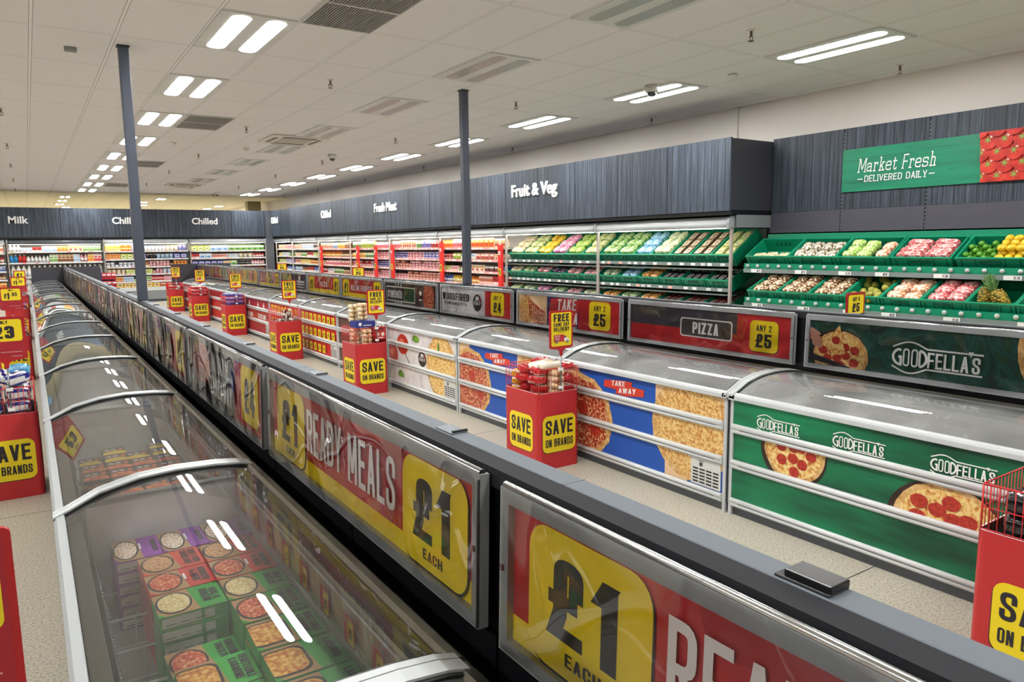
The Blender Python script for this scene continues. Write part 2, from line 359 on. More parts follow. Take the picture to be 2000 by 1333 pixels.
def plank_mat(name, axis, stops):
    """vertical weathered planks: streaks along z, a dark groove every 0.11 m along axis"""
    m, nt, b = new_mat(name)
    ge = N(nt, 'ShaderNodeNewGeometry'); mp = N(nt, 'ShaderNodeMapping'); mp.inputs['Scale'].default_value = (1, 1, .035); nt.links.new(ge.outputs['Position'], mp.inputs[0])
    nz = N(nt, 'ShaderNodeTexNoise'); nz.inputs['Scale'].default_value = 55; nz.inputs['Detail'].default_value = 5; nz.inputs['Roughness'].default_value = .65; nt.links.new(mp.outputs[0], nz.inputs['Vector'])
    c = ramp(nt, nz.outputs['Fac'], stops)
    sp = N(nt, 'ShaderNodeSeparateXYZ'); nt.links.new(ge.outputs['Position'], sp.inputs[0])
    a = N(nt, 'ShaderNodeMath', operation='ADD'); a.inputs[1].default_value = 50; nt.links.new(sp.outputs[axis], a.inputs[0])
    dv = N(nt, 'ShaderNodeMath', operation='DIVIDE'); dv.inputs[1].default_value = .111; nt.links.new(a.outputs[0], dv.inputs[0])
    fl = N(nt, 'ShaderNodeMath', operation='FLOOR'); nt.links.new(dv.outputs[0], fl.inputs[0])
    wn = N(nt, 'ShaderNodeTexWhiteNoise', noise_dimensions='1D'); nt.links.new(fl.outputs[0], wn.inputs['W'])
    fr = N(nt, 'ShaderNodeMath', operation='FRACT'); nt.links.new(dv.outputs[0], fr.inputs[0])
    lt = N(nt, 'ShaderNodeMath', operation='LESS_THAN'); lt.inputs[1].default_value = .075; nt.links.new(fr.outputs[0], lt.inputs[0])
    hs = N(nt, 'ShaderNodeHueSaturation'); nt.links.new(c, hs.inputs['Color'])
    mr = N(nt, 'ShaderNodeMapRange'); mr.inputs['To Min'].default_value = .82; mr.inputs['To Max'].default_value = 1.15; nt.links.new(wn.outputs['Value'], mr.inputs[0]); nt.links.new(mr.outputs[0], hs.inputs['Value'])
    mx = N(nt, 'ShaderNodeMix', data_type='RGBA'); nt.links.new(lt.outputs[0], mx.inputs[0]); nt.links.new(hs.outputs[0], mx.inputs[6]); mx.inputs[7].default_value = lin('#161a1f')
    nt.links.new(mx.outputs[2], b.inputs['Base Color']); b.inputs['Roughness'].default_value = .5; b.inputs['Specular IOR Level'].default_value = .35
    return m
WOOD_ST = [(.25, '#262c34'), (.45, '#373f4a'), (.55, '#434c58'), (.75, '#5a6573')]
WOOD_Y = plank_mat('plank_boards_side', 'Y', WOOD_ST); WOOD_X = plank_mat('plank_boards_far', 'X', WOOD_ST)

WALL_X = 8.18; FAS_X = 7.3; FAS_Y = 26.34; Z0, Z1 = 2.11, 3.0
struct(MB().box(-9, -5, -.1, WALL_X + .2, 42, 0, floor_mat()).build('floor'))
struct(MB().box(-9, -5, CEIL, WALL_X + .2, 26.5, CEIL + .1, CEIL_M).build('ceiling'))
struct(MB().box(-9, 26.5, CEIL, WALL_X + .2, 42, CEIL + .1, ceiling_mat('warm_lit_ceiling_tiles', '#e6dfc8', '#e9e2cc')).build('ceiling_rear'))  # warm light of the rear area painted into the tile colour
struct(MB().box(WALL_X, -5, 0, WALL_X + .2, 42, CEIL, CREAM).build('wall_right'))
struct(MB().box(-9.2, -5, 0, -9, 42, CEIL, CREAM).build('wall_left'))
struct(MB().box(-9.2, -5.2, 0, WALL_X + .2, -5, CEIL, CREAM).build('wall_back'))
struct(MB().box(-9.2, 42, 0, WALL_X + .2, 42.2, CEIL, CREAM_Y).build('wall_far'))
struct(MB().box(-9, 27.35, 0, WALL_X, 27.45, Z1 - .02, CHAR).build('wall_partition'))
# fascia over the wall cabinets: one metre boards with dark joints
k = 0
def boards(mb_args, seams): pass
y = 6.082; ys = [6.082] + [7.141 + i for i in range(20)]; ys = [v for v in ys if v < FAS_Y - .2] + [FAS_Y]
for a, c in zip(ys[:-1], ys[1:]):
    k += 1; struct(MB().box(FAS_X, a + .006, Z0, FAS_X + .03, c - .006, Z1, WOOD_Y).build('trim_%d' % k))
k += 1; struct(MB().box(FAS_X + .03, 6.085, Z0 + .01, WALL_X, FAS_Y + 1, Z1 - .01, CHAR).build('trim_%d' % k))
k += 1; struct(MB().box(FAS_X + .04, 6.09, Z0 - .05, WALL_X - .01, FAS_Y, Z0 + .01, BLACK).build('trim_%d' % k))
xs = [-9 + .0] + [-6.05 + i * 1.0 for i in range(13)] + [7.1]
for a, c in zip(xs[:-1], xs[1:]):
    k += 1; struct(MB().box(a + .006, FAS_Y, Z0, c - .006, FAS_Y + .03, Z1, WOOD_X).build('trim_%d' % k))
k += 1; struct(MB().box(-9, FAS_Y + .03, Z0 + .01, 7.1, 27.35, Z1 - .01, CHAR).build('trim_%d' % k))
k += 1; struct(MB().box(-9, FAS_Y + .05, Z0 - .05, 7.1, 27.34, Z0 + .01, BLACK).build('trim_%d' % k))
k += 1; struct(MB().box(7.1, 26.28, 0, 7.34, 26.5, Z1 + .01, DGREY).build('trim_%d' % k))     # corner post
# wall boards behind the loose fruit stand, with slotted uprights at the joints
WB = 8.1
sl = MB()
for a, c in ((5.1, 6.08), (4.12, 5.1), (3.14, 4.12), (2.16, 3.14), (1.18, 2.16)):
    k += 1; struct(MB().box(WB, a + .008, 2.09, WB + .03, c - .008, 3.02, WOOD_Y).build('trim_%d' % k))
    k += 1; struct(MB().box(WB, a + .008, 1.3, WB + .03, c - .008, 2.088, mat('#4b4a55', .45)).build('trim_%d' % k))
    sl.box(WB + .01, a - .008, 1.3, WB + .028, a + .008, 3.0, BLACK)
    for i in range(28): sl.box(WB + .004, a - .004, 1.82 + i * .042, WB + .012, a + .004, 1.84 + i * .042, mat('#7a7c80', .4))
struct(sl.build('trim_%d' % (k + 1)))
struct(MB().box(WALL_X - .03, 6.7, 3.0, WALL_X, 6.76, CEIL, mat('#d9d4cb', .5)).build('trim_%d' % (k + 2)))

# ---------------------------------------------------------------- ceiling lights
def twin_light(lit, m=None):
    t = thing('ceiling_light', '', 'ceiling light')
    w, l = .59, 1.19
    f = MB().box(0.005, .005, -.012, w, l, .0, mat('#cfcfcb', .5)); f.build('light_frame', t)
    for x in (.145, .42):
        p = []
        for cx, cy, a0 in ((x + .075, l - .13, 0), (x + .075, .13, 180)):
            for i in range(9): a = math.radians(a0 + 22.5 * i); p.append((cx + .075 * math.cos(a), cy + .075 * math.sin(a)))
        MB().extrude([(a - .04, b) for a, b in p], 'z', -.0137, -.0125, m or (TUBE if lit else mat('#a3a3a0', .25))).build('light_tube', t)
    return t
lit0 = twin_light(True); off0 = twin_light(False)
ORD = ['nearest', 'second', 'third', 'fourth', 'fifth', 'sixth', 'seventh', 'eighth', 'ninth', 'tenth', 'eleventh', 'twelfth', 'thirteenth']
def place_row(proto, ti, tj0, n, label, grp, first=True):
    for i in range(n):
        o = proto if (first and i == 0) else dup(proto)
        o.location = (TX + .6 * ti, TY + 1.2 * (tj0 + 2 * i), CEIL)
        o['label'] = label % (ORD[i] if i < 13 else 'furthest'); o['group'] = grp
place_row(lit0, 0, -1, 9, '%s lit twin ceiling light of the left row above the freezers', 'lit ceiling lights of the left row')
place_row(lit0, 8, -3, 10, '%s lit twin ceiling light of the right row along the wall', 'lit ceiling lights of the right row', False)
place_row(off0, 4, -3, 9, '%s unlit grey twin ceiling light of the middle row', 'unlit ceiling lights of the middle row')
for tj in (-3, -5, -7): dup(lit0, (TX, TY + 1.2 * tj, CEIL), label='lit twin ceiling light of the left row, overhead and behind the camera', group='lit ceiling lights out of view')
for tj in (-5, -7): dup(lit0, (TX + 4.8, TY + 1.2 * tj, CEIL), label='lit twin ceiling light of the right row, overhead and behind the camera', group='lit ceiling lights out of view')
for ti in (-8,):
    for i in range(-3, 9): dup(lit0, (TX + .6 * ti, TY + 1.2 * (2 * i - 1), CEIL), label='lit twin ceiling light of a row left of the picture', group='lit ceiling lights out of view')
warm0 = twin_light(True, WARM_TUBE); warm0['label'] = 'lit ceiling light over the rear area'
for i in range(5):  # extra lights added out of sight to brighten the rear ceiling
    for j in range(2):
        dup(lit0, (-7.6 + 3.2 * i, 38.6 + 1.6 * j, CEIL), label='added unseen light brightening the rear ceiling, hidden behind the far fascia', group='added unseen lights for the rear ceiling')
wl = [(1.24, 29.3), (1.24, 31.6), (1.24, 34.1), (1.54, 36.4), (3.9, 31.6), (4.16, 33.8), (4.23, 29.4), (7.08, 35.9), (7.08, 33.5), (-3.5, 30), (-3.5, 34)]
for i, (x, y) in enumerate(wl):
    o = warm0 if i == 0 else dup(warm0)
    o.location = (x - .17, y - .34, CEIL); o.scale = (.58, .58, 1); o['group'] = 'ceiling lights beyond the far fascia'
    o['label'] = 'small warm ceiling light over the rear area, %s' % ['nearest above Milk', 'second above Milk', 'third above Milk', 'furthest above Milk', 'behind the left pole', 'low behind the left pole', 'right of the left pole', 'lowest one above Chilled', 'right one above Chilled', 'left out of view', 'further left out of view'][i]
# ---------------------------------------------------------------- ceiling fittings
def grille(x, y, label):
    t = thing('ceiling_vent', label, 'ceiling vent', (x, y, CEIL), group='louvred ceiling vents')
    MB().box(.01, .01, -.006, .59, .59, 0, mat('#54524f', .6)).build('vent_backing', t)
    s = MB()
    for i in range(26): s.box(.015 + i * .0222, .015, -.014, .028 + i * .0222, .585, -.006, mat('#85827d', .5))
    s.build('louvre', t)
    f = MB()
    for a in ((0, 0, .6, .012), (0, .588, .6, .6), (0, .012, .012, .588), (.588, .012, .6, .588)): f.box(a[0], a[1], -.016, a[2], a[3], 0, mat('#c9c7c2', .5))
    f.build('vent_frame', t)
for i, j in enumerate((-1.5, -2, -2.5, 3.5, 3, 8.5, 8, 13.5, 13)):
    if j == -2.5: continue
    grille(TX + .6, TY + 1.2 * j, {0: 'large grey louvred ceiling vent nearest the camera, lower of the pair', 1: 'large grey louvred ceiling vent cut by the top of the picture', 3: 'grey louvred ceiling vent right of the left pole, further of its pair', 4: 'grey louvred ceiling vent right of the left pole, nearer of its pair', 5: 'further vent of the third pair along the ceiling', 6: 'nearer vent of the third pair along the ceiling', 7: 'furthest vent of the row along the ceiling', 8: 'second furthest vent of the row along the ceiling'}[i])
def cassette(x, y, label):
    t = thing('air_conditioner', label, 'air conditioner', (x, y, CEIL), group='ceiling air conditioners')
    MB().box(-.47, -.47, -.03, .47, .47, 0, mat('#d6d2c8', .4)).build('panel', t, bevel=.01)
    g = MB().box(-.25, -.25, -.036, .25, .25, -.03, mat('#b8b2a4', .5))
    for i in range(12): g.box(-.24, -.235 + i * .04, -.042, .24, -.215 + i * .04, -.036, mat('#c6c0b2', .5))
    g.build('intake_grille', t)
    for a in range(4):
        c, s_ = math.cos(a * PI / 2), math.sin(a * PI / 2)
        b = MB().box(-.28, .33, -.034, .28, .39, -.03, BLACK); b.box(-.27, .34, -.04, .27, .365, -.034, mat('#8c8a84', .4)); b.build('air_slot', t, rot=(0, 0, a * PI / 2))
cassette(3.9, 12.45, 'nearer square white ceiling air conditioner with four slots'); cassette(3.9, 22.5, 'further square white ceiling air conditioner')
BRASS = mat('#8f7f6d', .35, .8)
i0 = 0
def sprinkler0():
    t = thing('sprinkler_head', '', 'sprinkler')
    MB().lathe([(.035, 0), (.035, -.006), (.02, -.012), (.014, -.012)], mat('#d5d0c5', .5), seg=14).build('rose', t)
    b = MB().lathe([(.012, -.01), (.012, -.05), (.016, -.055), (.008, -.06)], BRASS, seg=10); b.tube([(-.018, 0, -.05), (-.02, 0, -.075), (0, 0, -.09), (.02, 0, -.075), (.018, 0, -.05)], .004, BRASS); b.build('body', t)
    MB().lathe([(.025, -.09), (.025, -.094)], BRASS, seg=12).build('deflector', t); return t
sp0 = sprinkler0()
for xi, x in enumerate((-.12, 2.9, 5.33, 7.7)):
    for yi, y in enumerate((4.26, 7.87, 11.5, 15.15, 18.6, 22.4, 25.9)):
        o = sp0 if (xi == yi == 0) else dup(sp0)
        o.location = (x, y, CEIL); o['group'] = 'sprinkler heads on the ceiling'
        o['label'] = '%s brass sprinkler head of the %s line along the ceiling' % (ORD[yi], ['leftmost', 'second from left', 'third from left', 'rightmost'][xi])
def dome(x, y, label):
    t = thing('security_camera', label, 'security camera', (x, y, CEIL), group='dome cameras')
    MB().lathe([(.085, 0), (.085, -.05), (.075, -.075), (.055, -.08)], mat('#cfccc6', .35), seg=20).build('housing', t)
    MB().lathe([(.056, -.078), (.052, -.1), (.035, -.122), (0, -.13)], mat('#1c2026', .08, coat=1), seg=18).build('dome_lens', t)
dome(6.16, 6.3, 'white dome camera hanging beside the second right ceiling light'); dome(5.17, 14.1, 'white dome camera on the ceiling left of the right pole'); dome(5.3, 25.2, 'small dome camera at the far end of the ceiling')
for x, y, l in ((6.52, 5.44, 'small round white smoke detector right of the dome camera'), (3.5, 13.97, 'small round white detector beside the nearer air conditioner'), (2.24, 13.75, 'flat round detector right of the left pole')):
    o = MB().lathe([(.05, 0), (.055, -.02), (.04, -.035), (.02, -.045), (0, -.046)], mat('#d2cec6', .45), seg=18).build('smoke_detector', loc=(x, y, CEIL)); tag(o, l, 'smoke detector')
o = MB().box(-.05, -.03, -.04, .05, .03, 0, mat('#8b8b88', .5)).build('sensor_box', loc=(.48, 7.81, CEIL), bevel=.006); tag(o, 'small grey sensor box on the ceiling left of the left pole', 'sensor')
o = MB().box(-.25, -.2, -.5, .25, .2, 0, mat('#8e8462', .6)).build('air_box', loc=(7.62, 29.9, CEIL)); tag(o, 'brown grilled air box under the ceiling behind the far corner', 'air box')

# ---------------------------------------------------------------- raised lettering on the fascia
def letters(s, loc, rot, size, label, off=.008, sx=1.0):
    cu = bpy.data.curves.new('lettering', 'FONT'); cu.body = s; cu.size = size; cu.extrude = .012; cu.offset = off; cu.align_x = 'CENTER'; cu.resolution_u = 5
    o = bpy.data.objects.new('tmp', cu); COL.objects.link(o)
    me = bpy.data.meshes.new_from_object(o.evaluated_get(bpy.context.evaluated_depsgraph_get())); bpy.data.objects.remove(o)
    me.materials.clear(); me.materials.append(mat('#f4f5f4', .4)); me.name = 'lettering'
    for v in me.vertices: v.co.x *= sx
    q = bpy.data.objects.new('lettering', me); COL.objects.link(q); q.location = loc; q.rotation_euler = rot
    return tag(q, label, 'sign')
RY = (PI / 2, 0, -PI / 2)      # faces -x
RF = (PI / 2, 0, 0)            # faces -y
LS = .29
letters('Milk', (-.14, FAS_Y - .012, 2.53), RF, LS, 'white raised letters reading Milk on the far fascia')
letters('Chilled', (2.75, FAS_Y - .012, 2.53), RF, LS, 'white raised word Chilled half behind the left pole')
letters('Chilled', (5.1, FAS_Y - .012, 2.53), RF, LS, 'white raised word Chilled on the far fascia right of the left pole')
letters('Chilled', (FAS_X - .012, 25.85, 2.56), RY, LS, 'white raised word Chilled on the side fascia nearest the corner')
letters('Chilled', (FAS_X - .012, 20.6, 2.56), RY, LS, 'white raised word Chilled left of Fresh Meat on the side fascia')
letters('Fresh Meat', (FAS_X - .012, 16.45, 2.56), RY, LS, 'white raised words Fresh Meat on the side fascia')
letters('Fruit & Veg', (FAS_X - .012, 10.27, 2.56), RY, LS, 'white raised words Fruit and Veg right of the right pole')

# ---------------------------------------------------------------- market sign on the wall
t = thing('market_sign', 'long green wall sign with white lettering and a tomato photograph', 'sign', (WB - .02, 5.09, 2.287))
mb = MB(); mb.box(0, -2.3, 0, .018, 0, .485, mat('#077353', .45))
p = Print(mb, (0, 0, 0), (0, -1, 0), (0, 0, 1), (-1, 0, 0), .001)
p.rect(0, 0, 1.51, .485, noise_mat('green_board', [(.3, '#067054'), (.6, '#0a8562'), (.8, '#0d8c69')], 4, 3, .4, stretch=(1, .3, 3)))
for a, b, c in ((.02, .35, .3), (.35, .37, .5), (.8, .4, .4), (.05, .1, .25), (1.2, .16, .08)): p.line([(a, b), (a + c, b + .006)], .004, mat('#055a44', .5))
p.text('Market Fresh', .2, .21, .155, WHT, cw=.56, tk=.085, gap=.13, al='l', shear=.12, slab=True, fit=.86)
p.text('DELIVERED DAILY', .28, .1, .072, WHT, cw=.62, tk=.13, gap=.14, al='l', slab=True, shear=.05, fit=.7)
p.line([(.2, .135), (.26, .135)], .01, WHT); p.line([(1.0, .135), (1.06, .135)], .01, WHT)
TOM = noise_mat('tomato_red', [(.3, '#a81d16'), (.6, '#cf2f22'), (.85, '#e2553f')], 9, 1, .3)
p.rect(1.51, 0, 2.3, .485, mat('#7d1a12', .5)); rng = random.Random(3)
p.clipbox = (1.51, 0, 2.3, .485)
spots = [(1.51 + .15 * i + (.07 if j % 2 else 0), .05 + .115 * j) for j in range(5) for i in range(6)]
for x, y in spots:
    p.disc(x + rng.uniform(-.01, .01), y, .083, TOM)
    a0 = rng.uniform(0, 6); star = []
    for q in range(12): r = .042 if q % 2 == 0 else .013; star.append((x + r * math.cos(a0 + q * PI / 6), y + .01 + r * math.sin(a0 + q * PI / 6)))
    p.put([star], mat('#7fa046', .5)); p.disc(x + .03, y + .04, .012, mat('#f0c9b8', .4))
mb.build('sign_board', t)
# ================================================================= printed food pictures
CHEESE = noise_mat('cheese_print', [(.28, '#a8502a'), (.4, '#d9984a'), (.53, '#efcf82'), (.66, '#f3dda0'), (.78, '#c9783a')], 48, 5, .4)
MEAT = noise_mat('meat_print', [(.2, '#5b1712'), (.42, '#9c2f22'), (.52, '#c4583a'), (.6, '#e8c08e'), (.72, '#b3402c'), (.9, '#7a1d18')], 46, 5, .4)
CRUMB = noise_mat('crumb_print', [(.2, '#8d4a22'), (.4, '#c98b48'), (.55, '#e6c27c'), (.7, '#f0d79a'), (.85, '#a8572c')], 62, 5, .4)
CRUST = noise_mat('crust_print', [(.3, '#b57a3c'), (.55, '#dcb273'), (.75, '#ecd09a')], 30, 3, .45)
PEP = noise_mat('pepperoni_print', [(.3, '#9a2018'), (.6, '#bd3a2a'), (.8, '#cf5a45')], 60, 2, .35)
WOODG = noise_mat('green_wood_print', [(.25, '#0b2e22'), (.42, '#0a5a3c'), (.6, '#0d7a50'), (.8, '#0f8a5b')], 3.2, 3, .42, stretch=(1, .35, 2.2))
BOARD = noise_mat('dark_board_print', [(.3, '#231712'), (.7, '#45291d')], 12, 2, .5)
MARBLE = noise_mat('marble_print', [(.3, '#b9b2b4'), (.42, '#d9d4d6'), (.6, '#e8e4e4'), (.9, '#efecec')], 3.5, 5, .4, dist=1.6)
SWIRL = noise_mat('green_swirl_print', [(.3, '#0b2b24'), (.45, '#12423a'), (.52, '#1a5348'), (.6, '#113c33'), (.8, '#2d4a1c')], 4.5, 2, .4, dist=2.5)
BROWNP = noise_mat('brown_print', [(.3, '#33272a'), (.6, '#4a3a3c'), (.85, '#5c4a48')], 9, 4, .45)
REDP = noise_mat('red_print', [(.35, '#b01f27'), (.55, '#c4252c'), (.8, '#cf3a3c')], 3, 1, .42, dist=2)
BLUE = mat('#1a55b3', .45); NAVY = mat('#2b2a6b', .45); CREAMP = noise_mat('cream_tile_print', [(.3, '#e2bf94'), (.7, '#edcfa6')], 6, 2, .45)
FOODS = [noise_mat('food_print_%d' % i, st, 24, 4, .42, dist=.6) for i, st in enumerate((
    [(.25, '#6b241c'), (.45, '#a8423a'), (.55, '#d9a08a'), (.75, '#7a3b30')], [(.25, '#c98a2c'), (.5, '#e6c35c'), (.7, '#f0e2a0')],
    [(.25, '#3b4a2a'), (.45, '#7d8d4a'), (.6, '#cdbf8e'), (.8, '#5a3a2c')], [(.2, '#a33c52'), (.45, '#c96a7c'), (.6, '#e6c9c0'), (.8, '#8a2c40')]))]
def pizza(p, x, y, r, top=CHEESE, pep=9, ry=None, board=False, seed=1, ring=CRUST):
    ry = ry or r; rng = random.Random(seed)
    if board: p.disc(x - .008, y - .008, r * 1.1, BOARD, ry * 1.1)
    p.disc(x, y, r, ring, ry, 40, .02); p.disc(x, y, r * .88, top, ry * .88, 40, .03)
    for i in range(pep):
        a = i * 2.4 + seed; q = .7 * math.sqrt((i + .4) / pep)
        p.disc(x + r * q * math.cos(a) + rng.uniform(-.01, .01), y + ry * q * math.sin(a), r * .17, PEP, ry * .17, 16, .04)
def ticket(p, x0, y0, x1, y1, big, small=None, top=None, cap=None, tcw=.42):
    w, h = x1 - x0, y1 - y0
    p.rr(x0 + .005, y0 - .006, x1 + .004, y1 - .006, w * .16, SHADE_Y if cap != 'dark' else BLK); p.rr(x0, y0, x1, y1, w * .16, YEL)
    cx = (x0 + x1) / 2
    if top:
        p.text(top, cx, y0 + h * .66, h * .2, BLK, fit=w * .55); p.text(big, cx, y0 + h * .14, h * .44, BLK, fit=w * .56, tk=.17)
    elif small:
        p.text(big, cx, y0 + h * .25, h * .58, BLK, fit=w * .62, tk=.17); p.text(small, cx, y0 + h * .09, h * .095, BLK, fit=w * .3)
    else: p.text(big, cx, y0 + h * .17, h * .62, BLK, fit=w * .6, tk=.18)
def logo(p, x, y, w):
    """curved white word mark with a line above and below, lens shaped first half"""
    h = w * .36; L = w * .395; cx = x + L / 2; t = w * .02; cy = y + h / 2
    def bow(s): return [(x - .01 * w, cy + s * h * .32)] + [(x + L * k / 8, cy + s * (h * .32 + h * .2 * math.sin(PI * k / 8))) for k in range(1, 8)] + [(x + L, cy + s * h * .33), (x + w, cy + s * h * .33)]
    p.line(bow(1), t, WHT); p.line(bow(-1), t, WHT)
    hh = h * .5; y0 = cy - hh / 2
    arc = [(x + L * .24 - L * .24 * math.sin(PI * k / 10) , cy + h * .26 * math.cos(PI * k / 10)) for k in range(11)]
    p.line([(x + L * .24, cy + h * .22)] + arc[1:-1] + [(x + L * .24, cy - h * .26), (x + L * .24, cy), (x + L * .16, cy)], t * 1.5, WHT)
    for k in (0, 1): p.text('O', x + L * (.4 + .25 * k), cy - h * .3, h * .6, WHT, fit=L * .2, tk=.1)
    p.line([(x + L * .8, cy + h * .26), (x + L * .8, cy - h * .26)], t * 1.3, WHT)
    p.line([(x + L * .8 + L * .2 * math.sin(PI * k / 10), cy + h * .26 * math.cos(PI * k / 10)) for k in range(11)], t * 1.5, WHT)
    p.text('FELLA', x + L * 1.03, y0 - h * .02, hh * 1.02, WHT, fit=w * .45, tk=.13, al='l', gap=.06); p.text('S', x + w * .89, y0 - h * .02, hh * 1.02, WHT, fit=w * .085, tk=.14, al='l')
    p.put([[(x + w * .845, cy + h * .4), (x + w * .9, cy + h * .4), (x + w * .872, cy + h * .22)]], WHT)
def brush(p, x, y, w, h):
    p.put([[(x, y + h * .35), (x + w * .02, y + h * .8), (x + w * .5, y + h * .98), (x + w * .72, y + h), (x + w * .7, y + h * .72), (x + w, y + h * .66), (x + w * .99, y + h * .22), (x + w * .55, y), (x + w * .3, y + h * .05), (x + w * .33, y + h * .3)]], mat('#d4402f', .45))
    p.text('TAKE', x + w * .2, y + h * .5, h * .34, WHT, fit=w * .34, al='l', rot=.09, shear=.18); p.text('AWAY', x + w * .38, y + h * .12, h * .34, WHT, fit=w * .42, al='l', rot=.09, shear=.18)
def italy(p, x, y, r, ry):
    p.disc(x, y, r, mat('#2a2326', .5), ry); p.disc(x, y + ry * .55, r * .35, WHT, ry * .2); p.put([[(x + r * .5, y + ry * .7), (x + r * .85, y + ry * .3), (x + r * .55, y + ry * .2)]], RED)
    p.text('ITALY', x, y - ry * .25, ry * .4, WHT, fit=r * 1.5); p.text('MADE IN', x, y + ry * .24, ry * .14, WHT, fit=r * .9)
FW, FH = 1.66, .63
def front_green(p):
    p.rect(0, 0, FW, FH, WOODG); pizza(p, .43, .4, .2, CHEESE, 11, .185, True, 2); pizza(p, 1.28, .22, .26, CHEESE, 13, .215, True, 5); p.rect(0, .45, FW, FH, WOODG); p.rect(0, 0, FW, .22, WOODG)
    for x, y in ((.18, .475), (.68, .475), (1.2, .475)): logo(p, x, y, .29)
def front_take(p):
    p.rect(0, 0, FW, FH, BLUE); p.rect(0, 0, .2, FH, CREAMP); p.rect(1.05, .3, FW, FH, CREAMP); p.rect(1.15, 0, 1.36, .1, CREAMP)
    pizza(p, .2, .25, .4, MEAT, 4, .34, False, 1); pizza(p, 1.38, .36, .36, CRUMB, 0, .34, False, 3); brush(p, .5, .485, .44, .115)
def front_wood(p):
    p.rect(0, 0, FW, FH, MARBLE); pizza(p, 1.33, .3, .34, CHEESE, 0, .36); italy(p, .88, .34, .1, .085)
    for x, y, r in ((.38, .46, .15), (.1, .32, .14)):
        p.disc(x, y, r, mat('#c0321f', .35), r * .8); p.disc(x - .02, y + .02, r * .45, mat('#e0705a', .35), r * .3)
    p.line([(.38, .4), (.5, .3), (.56, .24)], .012, mat('#3d4a2a', .5))
    for x, y in ((.72, .56), (.3, .1)):
        p.disc(x, y, .07, mat('#5d8a2a', .45), .045, 12, .25); p.disc(x + .05, y - .01, .05, mat('#76a53a', .45), .035, 10, .25)
    p.disc(1.28, .52, .02, mat('#5d8a2a', .45), .05)
def front_brown(p): p.rect(0, 0, FW, FH, mat('#5a3c33', .5)); pizza(p, 1.1, .3, .3, MEAT, 0)
def tags(p, n_last=4, red=RED):
    p.rect(0, 0, FW, FH, red)
    for j, y in enumerate((.475, .255, .035)):
        for i in range(8 if j < 2 else 6):
            x = .08 + i * .2; p.rr(x, y, x + .12, y + .115, .015, YEL); p.text('£1', x + .06, y + .02, .06, BLK, fit=.07, tk=.18); p.rect(x + .04, y + .09, x + .08, y + .1, BLK)
def front_tags(p): tags(p)
def front_maroon(p):
    p.rect(0, 0, FW, FH, mat('#9c1f2f', .45)); p.rect(0, .2, FW, .42, mat('#a8332f', .45))
    for x in (.25, .9, 1.3):
        p.disc(x, .52, .05, WHT, .025); p.rect(x - .02, .53, x + .02, .58, WHT); p.rect(x - .1, .475, x + .1, .49, WHT)
    p.text('WELCOME', .08, .27, .085, WHT, al='l', fit=.42); p.text('TO', .92, .27, .085, WHT, fit=.12); p.text('ICELAND', 1.22, .27, .085, WHT, fit=.4)
def front_mix(p): p.rect(0, 0, FW, FH, mat('#b8242c', .45)); p.text('MIX & MATCH', .15, .49, .09, WHT, al='l', fit=1.0)
def front_red(p): p.rect(0, 0, FW, FH, mat('#b8242c', .45)); p.rect(.3, .45, 1.2, .58, mat('#8f1b26', .45))
def front_plain(p): p.rect(0, 0, FW, FH, mat('#8d9296', .4))

